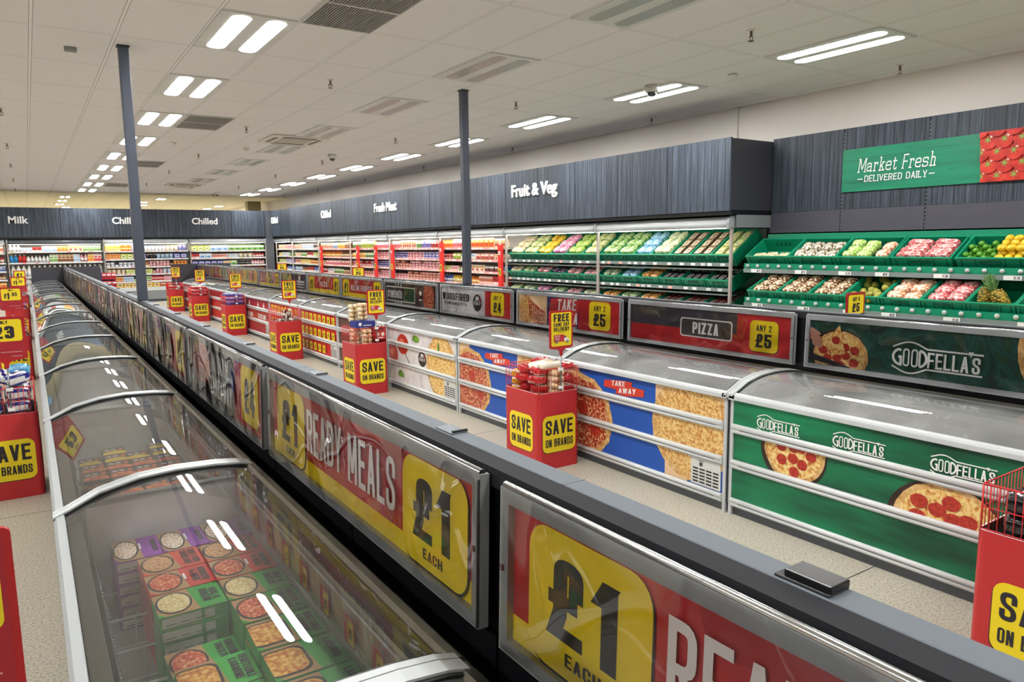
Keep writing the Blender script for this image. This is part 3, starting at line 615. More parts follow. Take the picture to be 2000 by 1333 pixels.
# ================================================================= chest freezers
P_ = 1.739
ARC = [(.0, .772), (.05, .792), (.147, .838), (.28, .868), (.41, .877), (.55, .872), (.64, .862), (.69, .848)]
SNOW = mat('#e6e9e9', .5); LINER = noise_mat('frosty_liner', [(.3, '#d9dcdc'), (.7, '#eceeee')], 8, 3, .5)
LIDW = mat('#bcc2c4', .35)
def freezer(x, y, label, group, front, detail=0):
    t = thing('chest_freezer', label, 'freezer', (x, y, 0), group=group)
    L = P_ - .012
    b = MB()
    b.box(.03, .008, .06, .085, L, .745, GREY_PL); b.box(.635, .008, .06, .69, L, .83, DGREY)
    b.box(.085, .008, .06, .635, .05, .8, GREY_PL); b.box(.085, L - .042, .06, .635, L, .8, GREY_PL); b.box(.085, .05, .06, .635, L - .042, .2, GREY_PL)
    b.build('body', t)
    l = MB()
    l.poly([(.09, .055, .2), (.09, L - .047, .2), (.1, L - .047, .74), (.1, .055, .74)][::-1], LINER); l.poly([(.63, .055, .2), (.63, L - .047, .2), (.628, L - .047, .82), (.628, .055, .82)], LINER)
    l.poly([(.09, .052, .2), (.63, .052, .2), (.63, .052, .8), (.1, .052, .8)][::-1], LINER); l.poly([(.09, L - .044, .2), (.63, L - .044, .2), (.63, L - .044, .8), (.1, L - .044, .8)], LINER)
    l.poly([(.09, .05, .202), (.63, .05, .202), (.63, L - .045, .202), (.09, L - .045, .202)], SNOW)
    l.build('liner', t)
    g = MB(); p = Print(g, (.028, 1.695, .115), (0, -1, 0), (0, 0, 1), (-1, 0, 0), .00035); p.clipbox = (0, 0, FW, FH); front(p); g.build('front_graphic', t)
    MB().box(.045, .02, .0, .07, L - .01, .06, KICK).box(.6, .02, 0, .66, L - .01, .06, KICK).build('kick_plate', t)
    for z0, z1 in ((.535, .597), (.308, .366), (.062, .118)):
        r = MB(); r.extrude([(.03, z0), (.008, z0 + .004), (.003, z0 + .02), (.008, z0 + .024), (.008, z0 + .03), (.001, z0 + .034), (0, z1 - .01), (.008, z1), (.03, z1)], 'y', .035, L - .03, WHITE_PL, True)
        r.box(.006, .09, z0 + .0235, .0095, L - .09, z0 + .0305, mat('#8f9498', .4)); r.build('bumper_rail', t)
    for yy in (.008, L - .03): MB().box(.018, yy, .0, .04, yy + .022, .75, mat('#c5c9cb', .35)).build('end_post', t)
    MB().extrude([(.0, .748), (.0, .774), (.01, .784), (.022, .788), (.034, .792), (.036, .786), (.036, .75), (.02, .745)], 'y', .006, L, mat('#a9b0b3' if x < 2 else '#c9ced1', .38)).build('front_rim', t, bevel=.003)
    rr = MB().extrude([(.655, .852), (.675, .862), (.7, .856), (.705, .83), (.655, .83)], 'y', .006, L, mat('#8d8a80', .3, .9)); rr.box(.706, .006, .8, .72, L, .835, BLACK); rr.build('rear_rim', t)
    for yy, nm in ((.002, 0), (L - .034, 1)):
        f = MB(); pr = [(a, c + .012) for a, c in ARC] + [(a, c - .014) for a, c in ARC[::-1]]
        f.extrude(pr, 'y', yy, yy + (.022 if nm == 0 else .044), LIDW); pr2 = [(a, c + .006) for a, c in ARC] + [(a, c - .016) for a, c in ARC[::-1]]
        f.extrude(pr2, 'y', yy + (.024 if nm == 0 else -.012), yy + (.036 if nm == 0 else 0), BLACK); f.build('lid_rail', t)
    gl = MB(); n = len(ARC); b0 = len(gl.v); pts = []
    for i in range(n - 1):
        for k in range(4):
            q = k / 4; pts.append((ARC[i][0] * (1 - q) + ARC[i + 1][0] * q, ARC[i][1] * (1 - q) + ARC[i + 1][1] * q))
    pts.append(ARC[-1]); pts = [q for q in pts if .03 < q[0] < .672]
    # smooth the profile so reflections bend evenly
    for _ in range(6): pts = [pts[0]] + [((pts[i - 1][0] + 2 * pts[i][0] + pts[i + 1][0]) / 4, (pts[i - 1][1] + 2 * pts[i][1] + pts[i + 1][1]) / 4) for i in range(1, len(pts) - 1)] + [pts[-1]]
    gl.extrude(pts, 'y', .026, L - .036, LID_GLASS3 if x > 2 else (LID_GLASS if detail else LID_GLASS2), True, closed=False); gl.build('glass_lid', t)
    v = MB(); v.box(.021, .05, .125, .0275, .3, .3, mat('#d9d9d6', .4)); v.box(.017, .05, .3, .0265, .32, .306, WHITE_PL)
    for i in range(4):
        for j in range(5): v.box(.0195, .065 + i * .057, .14 + j * .022, .0225, .11 + i * .057, .15 + j * .022, BLACK)
    v.box(.0185, .2, .255, .0225, .225, .28, mat('#3d3f42', .4)); v.box(.0195, .19, .285, .0215, .235, .292, mat('#8a8d90', .4)); v.build('vent_grille', t)
    s = MB(); s.box(.618, .06, .70, .626, L - .06, .80, mat('#d3d4d6', .4))
    ps = Print(s, (.618, L - .06, .70), (0, -1, 0), (0, 0, 1), (-1, 0, 0), .0006)
    for i in range(8 if detail and x < 2 else (1 if x > 2 else 4)):
        q = .06 + i * (.19 if detail else .38); ps.rect(q, .01, q + .075, .09, RED); ps.rr(q + .03, .015, q + .07, .08, .006, YEL); ps.text('£1', q + .05, .03, .03, BLK, fit=.024, tk=.2)
    s.build('price_strip', t)
    if detail:
        w = MB()
        WIRE = mat('#e9eaea', .35)
        for k in range(7 if detail > 1 else 5):
            yy = .22 + k * (.22 if detail > 1 else .32)
            for zz in (.52, .42, .32): w.tube([(.115, yy, zz), (.6, yy, zz)], .0045, WIRE, 5)
            for xx in (.115, .2, .29, .38, .47, .56): w.tube([(xx, yy, .3), (xx, yy, .524)], .003, WIRE, 5)
            w.tube([(.115, yy, .52), (.105, yy, .56), (.118, yy + .012, .575), (.13, yy + .012, .53)], .004, WIRE, 5)
            w.tube([(.6, yy, .52), (.61, yy, .56), (.6, yy + .012, .575), (.585, yy + .012, .53)], .004, WIRE, 5)
        w.build('wire_dividers', t)
        d = MB(); d.box(.1, .06, .585, .112, L - .06, .6, mat('#b9bcbc', .4)); d.box(.612, .06, .585, .62, L - .06, .6, mat('#b9bcbc', .4))
        for k in range(70): yy = .07 + k * (L - .14) / 69; d.box(.112, yy, .587, .118, yy + .011, .598, mat('#8e9292', .4)); d.box(.604, yy, .587, .612, yy + .011, .598, mat('#8e9292', .4))
        d.build('notched_ledge', t)
    return t
LX, LY0 = .0, 1.255
left = []
for k in range(13):
    y = LY0 + P_ * k
    nm = ['nearest freezer of the left row, holding boxed ready meals', 'second freezer of the left row, holding dark boxed meals', 'third freezer from the front of the left row, thin orange boxes inside'][k] if k < 3 else '%s freezer from the front of the left row, curved glass lid' % ORD[k]
    left.append(freezer(LX, y, nm, 'chest freezers of the left row', front_plain, 2 if k == 0 else (1 if k < 4 else 0)))
freezer(LX, LY0 - P_, 'freezer of the left row only just entering the bottom edge of the picture', 'chest freezers of the left row', front_plain, 0)
RX, RY0 = 3.576, 2.963 - 1.739
FR = [front_green, front_take, front_take, front_wood, front_brown, front_tags, front_tags, front_maroon, front_mix, front_red, front_red, front_mix]
FL = ['green fronted freezer with pepperoni pizzas and white word marks', 'blue fronted pizza freezer between the green one and the nearest bin with its card', 'second blue fronted pizza freezer, behind the wire basket of the bin', 'white marble fronted freezer with tomatoes and a cheese pizza', 'brown fronted freezer behind the bin of bread rolls', 'red fronted freezer covered with yellow pound tags, left of the bread bin', 'red freezer with yellow tags half hidden by the bin with green bags', 'dark maroon fronted freezer with a white welcome message', 'red fronted freezer reading mix and match beside the red pack bin', 'plain red fronted freezer, tenth from the front of the right row', 'plain red fronted freezer, eleventh from the front of the right row', 'furthest freezer of the right row beside the far end board']
right = [freezer(RX, RY0 + P_ * k, FL[k], 'chest freezers of the right row', FR[k], 1 if k < 2 else 0) for k in range(12)]
freezer(RX, RY0 - P_, 'freezer of the right row nearest the camera, outside the picture', 'chest freezers of the right row', front_plain, 0)

# ================================================================= spines behind the freezers
def spine(x0, x1, ya, yb, z, label, end_x0, end_x1):
    t = thing('freezer_spine', label, 'partition', (x0, 0, 0))
    w = x1 - x0
    MB().box(.012, ya, 0, w - .012, yb, z - .045, BLACK).build('core', t)
    k = MB(); y = ya
    while y < yb - .1: k.box(-.004, y + .004, .02, .012, min(y + .866, yb) - .004, .86, mat('#15161a', .35)); y += .87
    k.build('plinth_panels', t)
    MB().box(-.004, ya, z - .045, w * .45, yb, z - .002, mat('#2c2d31', .65, spec=.12)).build('dark_capping', t)
    MB().box(w * .45, ya, z - .03, w, yb, z, mat('#686f77', .6, spec=.25)).build('grey_capping', t, bevel=.004)
    y = 1.1
    while y < yb: MB().box(w * .45, y, z, w, y + .004, z + .0006, mat('#5d6268', .5)).build('capping_joint', t); y += P_
    eb = MB().box(0, 0, 0, end_x1 - end_x0, .03, z + .005, CHAR).build('end_board', loc=(end_x0, yb, 0)); tag(eb, 'charcoal board closing the far end of the %s freezer row' % ('left' if x0 < 2 else 'right'), 'end board')
    for i in range(11):
        yy = .54 + i * 1.04
        if yy > yb: break
        c = MB(); c.box(w * .5, -.012, z, w * .97, .075, z + .004, mat('#26282c' if i == 0 else '#767d85', .5)); c.box(w * .55, -.012, z + .003, w * .98, .062 if i == 0 else -.002, z + (.014 if i == 0 else .009), mat('#1b1c20', .3)); c.build('cable_cover', t, loc=(0, yy, 0), bevel=.002)  # on the grey plates the thin black strip paints their edge shadow
    return t
SPL = spine(.803, .905, -2.2, 23.9, 1.25, 'dark grey freezer spine running down the left row, its top in front', .06, 1.73)
SPR = spine(4.365, 4.47, -2.2, 23.9, 1.25, 'dark grey freezer spine of the right row carrying the signs', 3.58, 5.3)
# ================================================================= sign frames on the spines
SW, SH = 1.655, .35
def sign(x, yfar, z, label, group, draw, cover, lean):
    t = thing('poster_frame', label, 'sign', (x, yfar, z), (0, lean, 0), group)
    f = MB(); w = .03
    for a in ((0, 0, SW, w), (0, SH - w, SW, SH), (0, w, w, SH - w), (SW - w, w, SW, SH - w)):
        f.box(-.014, -a[2], a[1], .012, -a[0], a[3], ALU if x > 2 else ALU_SHADED)
    f.tube([(-.004, -.004, SH + .002), (-.004, -SW + .004, SH + .002)], .009, mat('#c5c8c9', .2, 1.0), 8)
    f.box(-.02, -SW - .0, .004, -.012, -SW + .004, SH - .01, mat('#9a9d9c', .3, .8))
    f.build('metal_frame', t)
    MB().box(.004, -SW + .01, .01, .012, -.01, SH - .01, BLACK).build('backing', t)
    pm = MB(); p = Print(pm, (.002, 0, 0), (0, -1, 0), (0, 0, 1), (-1, 0, 0), .0004); p.clipbox = (w, w, SW - w, SH - w); draw(p); pm.build('poster', t)
    c = MB(); c.poly([(-.016, -.004, .004), (-.016, -SW + .004, .004), (-.016, -SW + .004, SH), (-.016, -.004, SH)], cover); c.build('clear_cover', t)
    for q in (.012, SW - .016): MB().box(-.0185, -q - .004, SH * .5, -.0145, -q + .004, SH * .5 + .012, mat('#5a3030', .4)).build('clip', t)
    return t
def s_good(p):
    p.rect(0, 0, SW, SH, SWIRL); p.disc(.24, .1, .2, BOARD, .175); pizza(p, .25, .1, .19, CHEESE, 12, .16, False, 4)
    p.put([[(.14, .18), (.24, .3), (.29, .12), (.2, .1)]], CHEESE); p.disc(.22, .2, .03, PEP, .026)
    SKIN = mat('#c08a78', .5)
    for i in range(4): p.disc(.05 + .012 * i, .25 - .03 * i, .065 - .008 * i, SKIN, .016, 16, 0, -.35)
    p.put([[(.05, .1), (.33, .035), (.3, .02), (.03, .06)]], BLK); logo(p, .6, .055, .5)
    p.disc(1.5, .27, .24, CRUST, .3); p.disc(1.52, .27, .2, MEAT, .26)
def s_pizza(p):
    p.rect(0, .16, SW, SH, mat('#3f3a44', .45)); p.rect(0, 0, SW, .16, REDP); p.rect(1.16, 0, SW, SH, REDP)
    p.disc(.25, .28, .2, mat('#4a433f', .45), .05); p.disc(.25, .28, .12, mat('#5c544b', .45), .03)
    p.rr(.6, .1, 1.12, .25, .025, WHT); p.rr(.612, .11, 1.108, .24, .02, mat('#4b4442', .45)); p.text('PIZZA', .86, .13, .09, WHT, fit=.26, tk=.17)
    ticket(p, 1.28, .055, 1.52, .28, '£5', top='ANY 2')
def s_take(p):
    p.rect(0, 0, .53, SH, CREAMP); p.rect(.53, 0, SW, SH, NAVY); p.disc(.17, .17, .13, CRUST, .15, 24, .03, .2); p.put([[(.2, .28), (.35, .22), (.5, .16), (.52, .03), (.3, .03), (.22, .12)]], MEAT)
    for i in range(7): p.line([(.28 + .035 * i, .2 - .01 * i), (.3 + .035 * i, .04)], .012, mat('#e9c9a2', .45))
    p.put([[(.56, .1), (.6, .3), (.95, .33), (1.04, .3), (1.02, .06), (.7, .03)]], mat('#c42f34', .45)); p.text('TAKE', .7, .19, .11, WHT, fit=.3, al='l', shear=.2, rot=.05); p.text('AWAY', .78, .06, .11, WHT, fit=.32, al='l', shear=.2, rot=.05)
    p.text('STUFFED CRUST', .8, .025, .022, WHT, al='l', fit=.22)
    p.rect(1.04, 0, SW, SH, REDP); ticket(p, 1.2, .05, 1.5, .31, '£5', top='ANY 2')
def s_wood(p):
    p.rect(0, 0, 1.07, SH, MARBLE); p.rect(1.07, 0, SW, SH, REDP); p.text('WOODFIRED', .38, .17, .09, BLK, fit=.66, tk=.17); p.text('. STONEBAKED PIZZA .', .38, .115, .035, BLK, fit=.64)
    italy(p, .9, .17, .1, .1); ticket(p, 1.2, .05, 1.48, .31, '£4', top='ANY 2')
def s_stone(p):
    p.rect(0, 0, SW, SH, BROWNP)
    for i in range(3): p.rect(.36 + .09 * i, .02, .4 + .09 * i, .33, mat('#b9c7b8', .45))
    p.rect(.06, .06, 1.0, .27, WHT); p.rect(.072, .072, .63, .258, BROWNP); p.rect(.63, .072, .988, .258, mat('#2f5a34', .45))
    p.text('STONEBAKED', .35, .11, .1, WHT, fit=.48); p.text('PIZZA', .81, .11, .1, mat('#1b2a1c', .5), fit=.24)
    p.disc(1.4, .17, .16, MEAT, .19, 24, .05); p.disc(1.17, .17, .06, BLK, .1); p.disc(1.17, .21, .04, WHT, .03); p.rect(1.12, .11, 1.22, .13, WHT)
def s_pound(txt):
    def d(p):
        p.rect(0, 0, SW, SH, REDP); p.rect(0, 0, SW, .1, YEL); ticket(p, .05, .04, .32, .31, '£1'); ticket(p, 1.33, .04, 1.6, .31, '£1')
        p.put([[(.5, .34), (.62, .2), (.75, .33)]], FOODS[3]); p.put([[(.9, .34), (1.05, .19), (1.25, .34)]], FOODS[0]); p.text(txt, .83, .14, .09, WHT, fit=.4 if txt == 'PIZZA' else .85)
    return d
def s_logo(p):
    p.rect(0, 0, SW, SH, mat('#54404c', .45)); p.disc(.3, .2, .2, FOODS[2], .18); p.disc(.6, .2, .1, FOODS[1], .12); p.rect(1.0, .12, 1.5, .14, WHT); p.rect(1.02, .16, 1.48, .2, WHT); p.disc(1.2, .25, .06, WHT, .04); p.rect(1.02, .07, 1.45, .085, WHT)
def s_food(i, yel=True, tk=None):
    def d(p):
        p.rect(0, 0, SW, SH, [mat('#d8c070', .45), REDP, mat('#c5b8a0', .45), NAVY][i]); rng = random.Random(i)
        for k in range(6): p.disc(.2 + k * .25, .2 + rng.uniform(-.04, .04), .12, FOODS[(i + k) % 4], .13, 18, .12)
        if yel: p.rect(0, 0, SW, .08, YEL)
        if tk: ticket(p, 1.3, .05, 1.55, .3, tk)
    return d
SR = [s_good, s_pizza, s_take, s_wood, s_stone, s_pound('MEALTIME FAVOURITES'), s_pound('PIZZA'), s_logo, s_food(3, True, '£2'), s_food(0), s_food(2, False), s_food(1, False), s_food(3, False)]
SRL = ['dark green pizza poster with a white curved word mark at the right end', 'black and red poster with PIZZA in a white outline and a yellow any 2 price', 'TAKE AWAY poster behind the nearest delivery card, yellow any 2 price', 'white marble WOODFIRED poster with an any 2 price of 4 pounds', 'brown STONEBAKED poster with a green block', 'red MEALTIME FAVOURITES poster with yellow pound prices', 'red PIZZA poster with a yellow 1 pound price at each end', 'purple brown poster with a white line logo', 'pink striped food poster with a yellow price at its end', 'yellow and red round food poster, fourth from the far end', 'pale food poster, third from the far end of the right spine', 'red and blue poster, second from the far end of the right spine', 'blue poster at the far end of the right spine']
for k in range(13): sign(4.33, 2.935 + P_ * k, .882, SRL[k], 'poster frames on the right spine', SR[k], WAVY2, 0.02)
sign(4.33, 2.935 - P_, .882, 'poster frame on the right spine outside the picture', 'poster frames on the right spine', s_food(1), WAVY2, .02)
def l_ready(p):
    p.rect(0, 0, SW, SH, REDP); p.rect(0, 0, SW, .085, YEL); rng = random.Random(8)
    for k in range(7): p.disc(.6 + k * .1 + rng.uniform(-.03, .03), .25 + rng.uniform(-.06, .06), .07, mat('#a81d24', .42), .05, 18, .1)
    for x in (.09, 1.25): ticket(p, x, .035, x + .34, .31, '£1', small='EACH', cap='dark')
    p.text('READY MEALS', .835, .125, .15, WHT, fit=.74, tk=.13)
def l_takeaway(p):
    p.rect(0, 0, SW, SH, BROWNP); p.disc(.3, .2, .25, FOODS[0], .12); p.disc(.35, .26, .12, FOODS[3], .06); p.rect(1.1, 0, SW, SH, REDP); p.disc(1.06, .2, .05, mat('#2d5db0', .4), .06); p.disc(1.06, .2, .02, WHT, .03)
    p.text('INDIAN', .8, .19, .1, WHT, fit=.36); p.text('TAKEAWAY', .8, .06, .1, WHT, fit=.5); ticket(p, 1.24, .05, 1.54, .31, '£4')
def l_bottles(p):
    p.rect(0, 0, SW, SH, BROWNP); p.rect(1.0, 0, SW, SH, REDP)
    for i in range(5): p.disc(.15 + .18 * i, .14, .05, FOODS[i % 3], .12); p.disc(.15 + .18 * i, .28, .035, mat('#6a5a9a', .4), .04)
    ticket(p, 1.22, .05, 1.5, .31, '£4')
SL = [l_ready, l_ready, l_takeaway, l_bottles, s_food(0, False, '£4'), s_food(3, False), s_food(2, False), s_food(1, False), s_food(0, False), s_food(2, False), s_logo, s_logo, s_logo, s_logo]
SLL = ['nearest red READY MEALS poster, its 1 pound price filling the bottom middle of the picture', 'red READY MEALS poster with a yellow 1 pound each price at both ends', 'brown INDIAN TAKEAWAY poster with a yellow 4 pound price', 'poster with bottle shapes and a tall yellow 4 pound price beside it', 'rippled multicoloured poster, fifth along the left spine']
for k in range(13): sign(.771, 1.205 + P_ * k, .885, SLL[k] if k < 5 else '%s poster frame along the left spine, rippled and brown' % ORD[k], 'poster frames on the left spine', SL[k], WAVY, -.01 if False else .03)
# ================================================================= the two poles
for x, y, l in ((.868, 7.53, 'left slim dark blue grey pole rising from the left freezer spine'), (4.418, 7.62, 'right slim dark blue grey pole rising behind the woodfired poster')):
    t = thing('support_pole', l, 'pole', (x, y, 0))
    MB().box(-.042, -.042, 1.25, .042, .042, CEIL - .012, mat('#454c5a', .4, .2)).build('shaft', t, bevel=.006)
    MB().box(-.05, -.05, CEIL - .012, .05, .05, CEIL - .001, mat('#2c2f36', .5)).build('top_plate', t)
# ================================================================= wall cabinets
CAB_BACK = mat('#d9d6cf', .5); SHELF_M = mat('#c9cbcc', .4); RAIL_M = mat('#e6e2de', .4); CAN_M = mat('#c4c9cc', .3)
def cabinet(loc, rz, width, label, group, shelves, rail_cols, depth=.755, fins=(), dark_can=False, base_top=.53, first=False):
    """multideck: local x depth (0 at the front), y width, opening towards -x"""
    t = thing('multideck_cabinet', label, 'refrigerated cabinet', loc, (0, 0, rz), group)
    W = width
    MB().box(depth - .05, .01, .1, depth, W - .01, 2.03, CAB_BACK).build('back_panel', t)
    MB().box(.0, .01, .08, depth, W - .01, base_top - .14, mat('#8f9498', .4)).box(.05, .02, 0, depth, W - .02, .08, KICK).box(-.02, .01, base_top - .16, .04, W - .01, base_top - .05, WHITE_PL).box(.04, .01, base_top - .14, depth - .05, W - .01, base_top - .04, SHELF_M).build('base', t)
    c = MB(); pr = [(.1, 2.045), (.02, 2.04), (-.03, 2.01), (-.05, 1.96), (-.045, 1.91), (-.02, 1.9), (.02, 1.92), (.1, 1.95)]
    c.extrude(pr, 'y', .025, W - .025, mat('#5d6267', .35) if dark_can else CAN_M, True); c.box(.1, .01, 1.95, depth, W - .01, 2.045, CAB_BACK); c.build('canopy', t)
    MB().box(.0, .06, 1.892, .05, W - .06, 1.899, SHELF_LAMP).build('canopy_light', t)
    for y in ((0, W) if first else (W,)): MB().extrude([(.08, 2.055), (.0, 2.05), (-.045, 2.02), (-.062, 1.96), (-.055, 1.885), (.02, 1.885), (.08, 1.93)], 'y', max(.002, y - .042), max(.042, y - .002), mat('#9da2a6', .35)).build('joint_cap', t)
    for y in ((0, W) if first else (W,)): MB().box(.0, max(.002, y - .034), base_top - .1, .035, max(.034, y - .002), 1.9, mat('#b3a9a2', .35, .1)).build('post', t)
    for i, (z, dp) in enumerate(shelves):
        s = MB().box(.06, .03, z - .03, depth - .06, W - .03, z - .006, SHELF_M).build('shelf', t)
        r = MB(); r.box(.03, .03, z - .035, .055, W - .03, z + .012, rail_cols); p = Print(r, (.03, W - .03, z - .035), (0, -1, 0), (0, 0, 1), (-1, 0, 0), .0008)
        rng = random.Random(int(z * 100) + int(loc[1] * 7)); x = .04
        while x < W - .16:
            w = rng.uniform(.05, .09); p.put([[(x, .006), (x + w, .006), (x + w, .042), (x, .042)]], rng.choice((WHT, WHT, WHT, mat('#f0a3a0', .4), mat('#e8d79a', .4))), False); x += w + rng.uniform(.02, .12)
        r.build('price_rail', s)
    for y, z0, z1 in fins:
        f = MB(); f.box(-.045, y - .06, z0, .0, y + .06, z1, mat('#e0302a', .4)); p = Print(f, (-.045, y + .06, z0), (0, -1, 0), (0, 0, 1), (-1, 0, 0), .001); h = z1 - z0
        p.rr(.015, h * .44, .105, h * .57, .01, YEL); p.text('£5', .06, h * .46, h * .09, BLK, fit=.06, tk=.18)
        for q in (.12, .15, .82, .855): p.rect(.02, h * q, .1, h * (q + .022), WHT)
        f.build('promotional_strip', t)
    return t
CX = 7.41; CY0 = 6.13; CW = 2.615
MW = mat('#f3b8b4', .4); VW = mat('#e4e4e8', .4)
cabs = []
cab_names = ['nearest wall cabinet, green crates of packed salad and mushrooms', 'second wall cabinet, green crates of vegetables left of the mushrooms', 'wall cabinet of packets cut by the right pole', 'wall cabinet of meat trays between two red strips, left of the right pole', 'wall cabinet with two red price strips and bright salad bags on top', 'wall cabinet with one red price strip, third from the corner', 'wall cabinet second from the corner on the right wall', 'wall cabinet in the corner on the right wall']
FINS = {2: [(2.45, .7, 1.79), (.12, .7, 1.72)], 3: [(2.35, .7, 1.74)], 4: [(.75, .7, 1.74), (1.95, .7, 1.74)], 5: [(2.25, .7, 1.74)]}
SH4 = [(1.665, .4), (1.425, .45), (1.195, .5), (.95, .55), (.7, .6)]
for i in range(8):
    w = CW if i < 7 else FAS_Y - 26.34 + 1.86
    cabs.append(cabinet((CX, CY0 + CW * i, 0), 0, w, cab_names[i], 'wall cabinets along the right wall', [] if i < 2 else SH4, MW if 2 <= i <= 5 else RAIL_M, fins=FINS.get(i, ()), first=i == 0))
# end panel of the produce cabinet, a grey frame round glass
t = thing('cabinet_end_panel', 'grey end panel with a glass pane closing the near end of the produce cabinets', 'panel', (CX, CY0 - .05, 0))
e = MB(); e.box(.04, 0, 1.9, .87, .03, 2.06, mat('#7c8386', .35)); e.box(.68, 0, .3, .87, .03, 1.9, mat('#7c8386', .35)); e.box(.0, 0, .06, .68, .03, .62, mat('#7c8386', .35)); e.build('frame', t, bevel=.004)
g_ = MB(); g_.poly([(.035, .014, .62), (.68, .014, .62), (.68, .014, 1.9), (.035, .014, 1.9)], SIDE_GLASS); g_.build('glass_pane', t); e = MB(); e.box(.66, -.004, .62, .68, .034, 1.9, BLACK); e.box(.04, -.004, 1.885, .68, .034, 1.9, BLACK); e.build('seal', t)
# far wall: four and a bit cabinets
FCY = 26.4
far = []
for i, (xl, nm, sh) in enumerate(((4.58, 'far wall cabinet in the corner under the right Chilled word', [(1.635, .4), (1.385, .4), (1.13, .4), (.9, .4), (.68, .4)]), (2.035, 'far wall cabinet crossed by the left pole', [(1.655, .4), (1.4, .4), (1.15, .4), (.91, .4), (.67, .4)]), (-.49, 'far wall cabinet of milk under the Milk word', [(1.675, .4), (1.345, .4), (.92, .5)]), (-3.03, 'far wall cabinet cut by the left edge of the picture', [(1.64, .4), (1.35, .4), (1.1, .4), (.85, .4), (.62, .4)]))):
    far.append(cabinet((xl + 2.525, FCY, 0), PI / 2, 2.52, nm, 'wall cabinets along the far wall', sh, VW, dark_can=(i == 2), first=i == 0))

# ---------------------------------------------------------------- packets
def pk_box(w, d, h, base, band, spot, style=0):
    """a packet with a printed front (facing -x locally)"""
    m = MB(); b = mat(base, .4); m.box(0, -w / 2, 0, d, w / 2, h, b)
    p = Print(m, (0, w / 2, 0), (0, -1, 0), (0, 0, 1), (-1, 0, 0), .0012)
    if style == 0: p.rect(0, h * .55, w, h * .85, mat(band, .4)); p.disc(w * .5, h * .32, w * .26, mat(spot, .4), h * .18, 12)
    elif style == 1: p.rect(w * .12, h * .2, w * .88, h * .8, mat(band, .4)); p.rect(w * .25, h * .4, w * .75, h * .6, mat(spot, .4))
    elif style == 2: p.rect(0, 0, w, h * .35, mat(band, .4)); p.disc(w * .5, h * .62, w * .3, mat(spot, .4), h * .2, 12)
    else: p.rect(0, h * .1, w, h * .28, mat(band, .4)); p.rect(0, h * .46, w, h * .56, mat(spot, .4)); p.rect(0, h * .74, w, h * .9, mat(band, .4))
    return m.mesh('food_packet')
def pk_tray(w, d, h, base, band, spot):
    m = MB(); q = mat(base, .35)
    m.extrude([(0, h * .25), (.0, h), (d, h), (d, h * .1), (.02, 0)], 'y', -w / 2, w / 2, q)
    p = Print(m, (0, w / 2, h * .25), (0, -1, 0), (0, 0, 1), (-1, 0, 0), .0012); hh = h * .75
    p.rect(w * .05, hh * .12, w * .95, hh * .85, mat(band, .35)); p.rect(w * .32, hh * .1, w * .68, hh * .9, mat(spot, .4)); return m.mesh('food_tray')
def pk_bottle(r, h, body, cap, label):
    m = MB(); m.lathe([(r, 0), (r, h * .62), (r * .85, h * .7), (r * .36, h * .86), (r * .36, h * .9)], mat(body, .35), (r, 0, 0), 10)
    m.lathe([(r * .42, h * .9), (r * .42, h), (0, h)], mat(cap, .4), (r, 0, 0), 8); m.lathe([(r * 1.02, h * .15), (r * 1.02, h * .5)], mat(label, .4), (r, 0, 0), 10); return m.mesh('bottle')
def pk_carton(w, h, body, band):
    m = MB(); b = mat(body, .4); m.box(0, -w / 2, 0, w, w / 2, h * .82, b); m.extrude([(0, h * .82), (w * .5, h * .97), (w * .5, h), (w * .52, h), (w, h * .82)], 'y', -w / 2, w / 2, b)
    m.lathe([(w * .16, h * .86), (w * .16, h * .95), (0, h * .95)], mat(band, .4), (w * .2, 0, 0), 8)
    p = Print(m, (0, w / 2, 0), (0, -1, 0), (0, 0, 1), (-1, 0, 0), .001); p.rect(0, h * .1, w, h * .4, mat(band, .4)); p.rect(w * .15, h * .5, w * .85, h * .7, mat(band, .4)); return m.mesh('carton')
def pk_tub(r, h, body, lid):
    m = MB(); m.lathe([(r * .85, 0), (r, h * .86)], mat(body, .4), (r, 0, 0), 12); m.lathe([(r * 1.04, h * .86), (r * 1.04, h), (0, h)], mat(lid, .4), (r, 0, 0), 12); return m.mesh('tub')
def pk_sachet(w, d, h, base, band, spot):
    m = MB(); b = mat(base, .25, coat=.4)
    m.extrude([(0, 0), (-.012, h * .3), (-.008, h * .7), (.01, h), (.014, h), (d, h * .7), (d, h * .3), (d * .7, 0)], 'y', -w / 2, w / 2, b)
    p = Print(m, (-.013, w / 2, 0), (0, -1, 0), (0, 0, 1), (-1, 0, 0), .001); p.rect(w * .08, h * .55, w * .92, h * .82, mat(band, .3)); p.rect(w * .15, h * .18, w * .85, h * .46, mat(spot, .3)); return m.mesh('food_pouch')
def put(me, cab, x, y, z, lab, cat, grp, rot=0, tilt=0):
    o = bpy.data.objects.new(me.name.split('.')[0], me); COL.objects.link(o)
    M = cab.matrix_basis if hasattr(cab, 'matrix_basis') else cab
    o.matrix_world = M @ Matrix.Translation((x, y, z)) @ Euler((0, tilt, rot)).to_matrix().to_4x4()
    return tag(o, lab, cat, grp)
SHN = ['top', 'second', 'third', 'fourth', 'fifth']
CNAME = {'#': 'packet'}
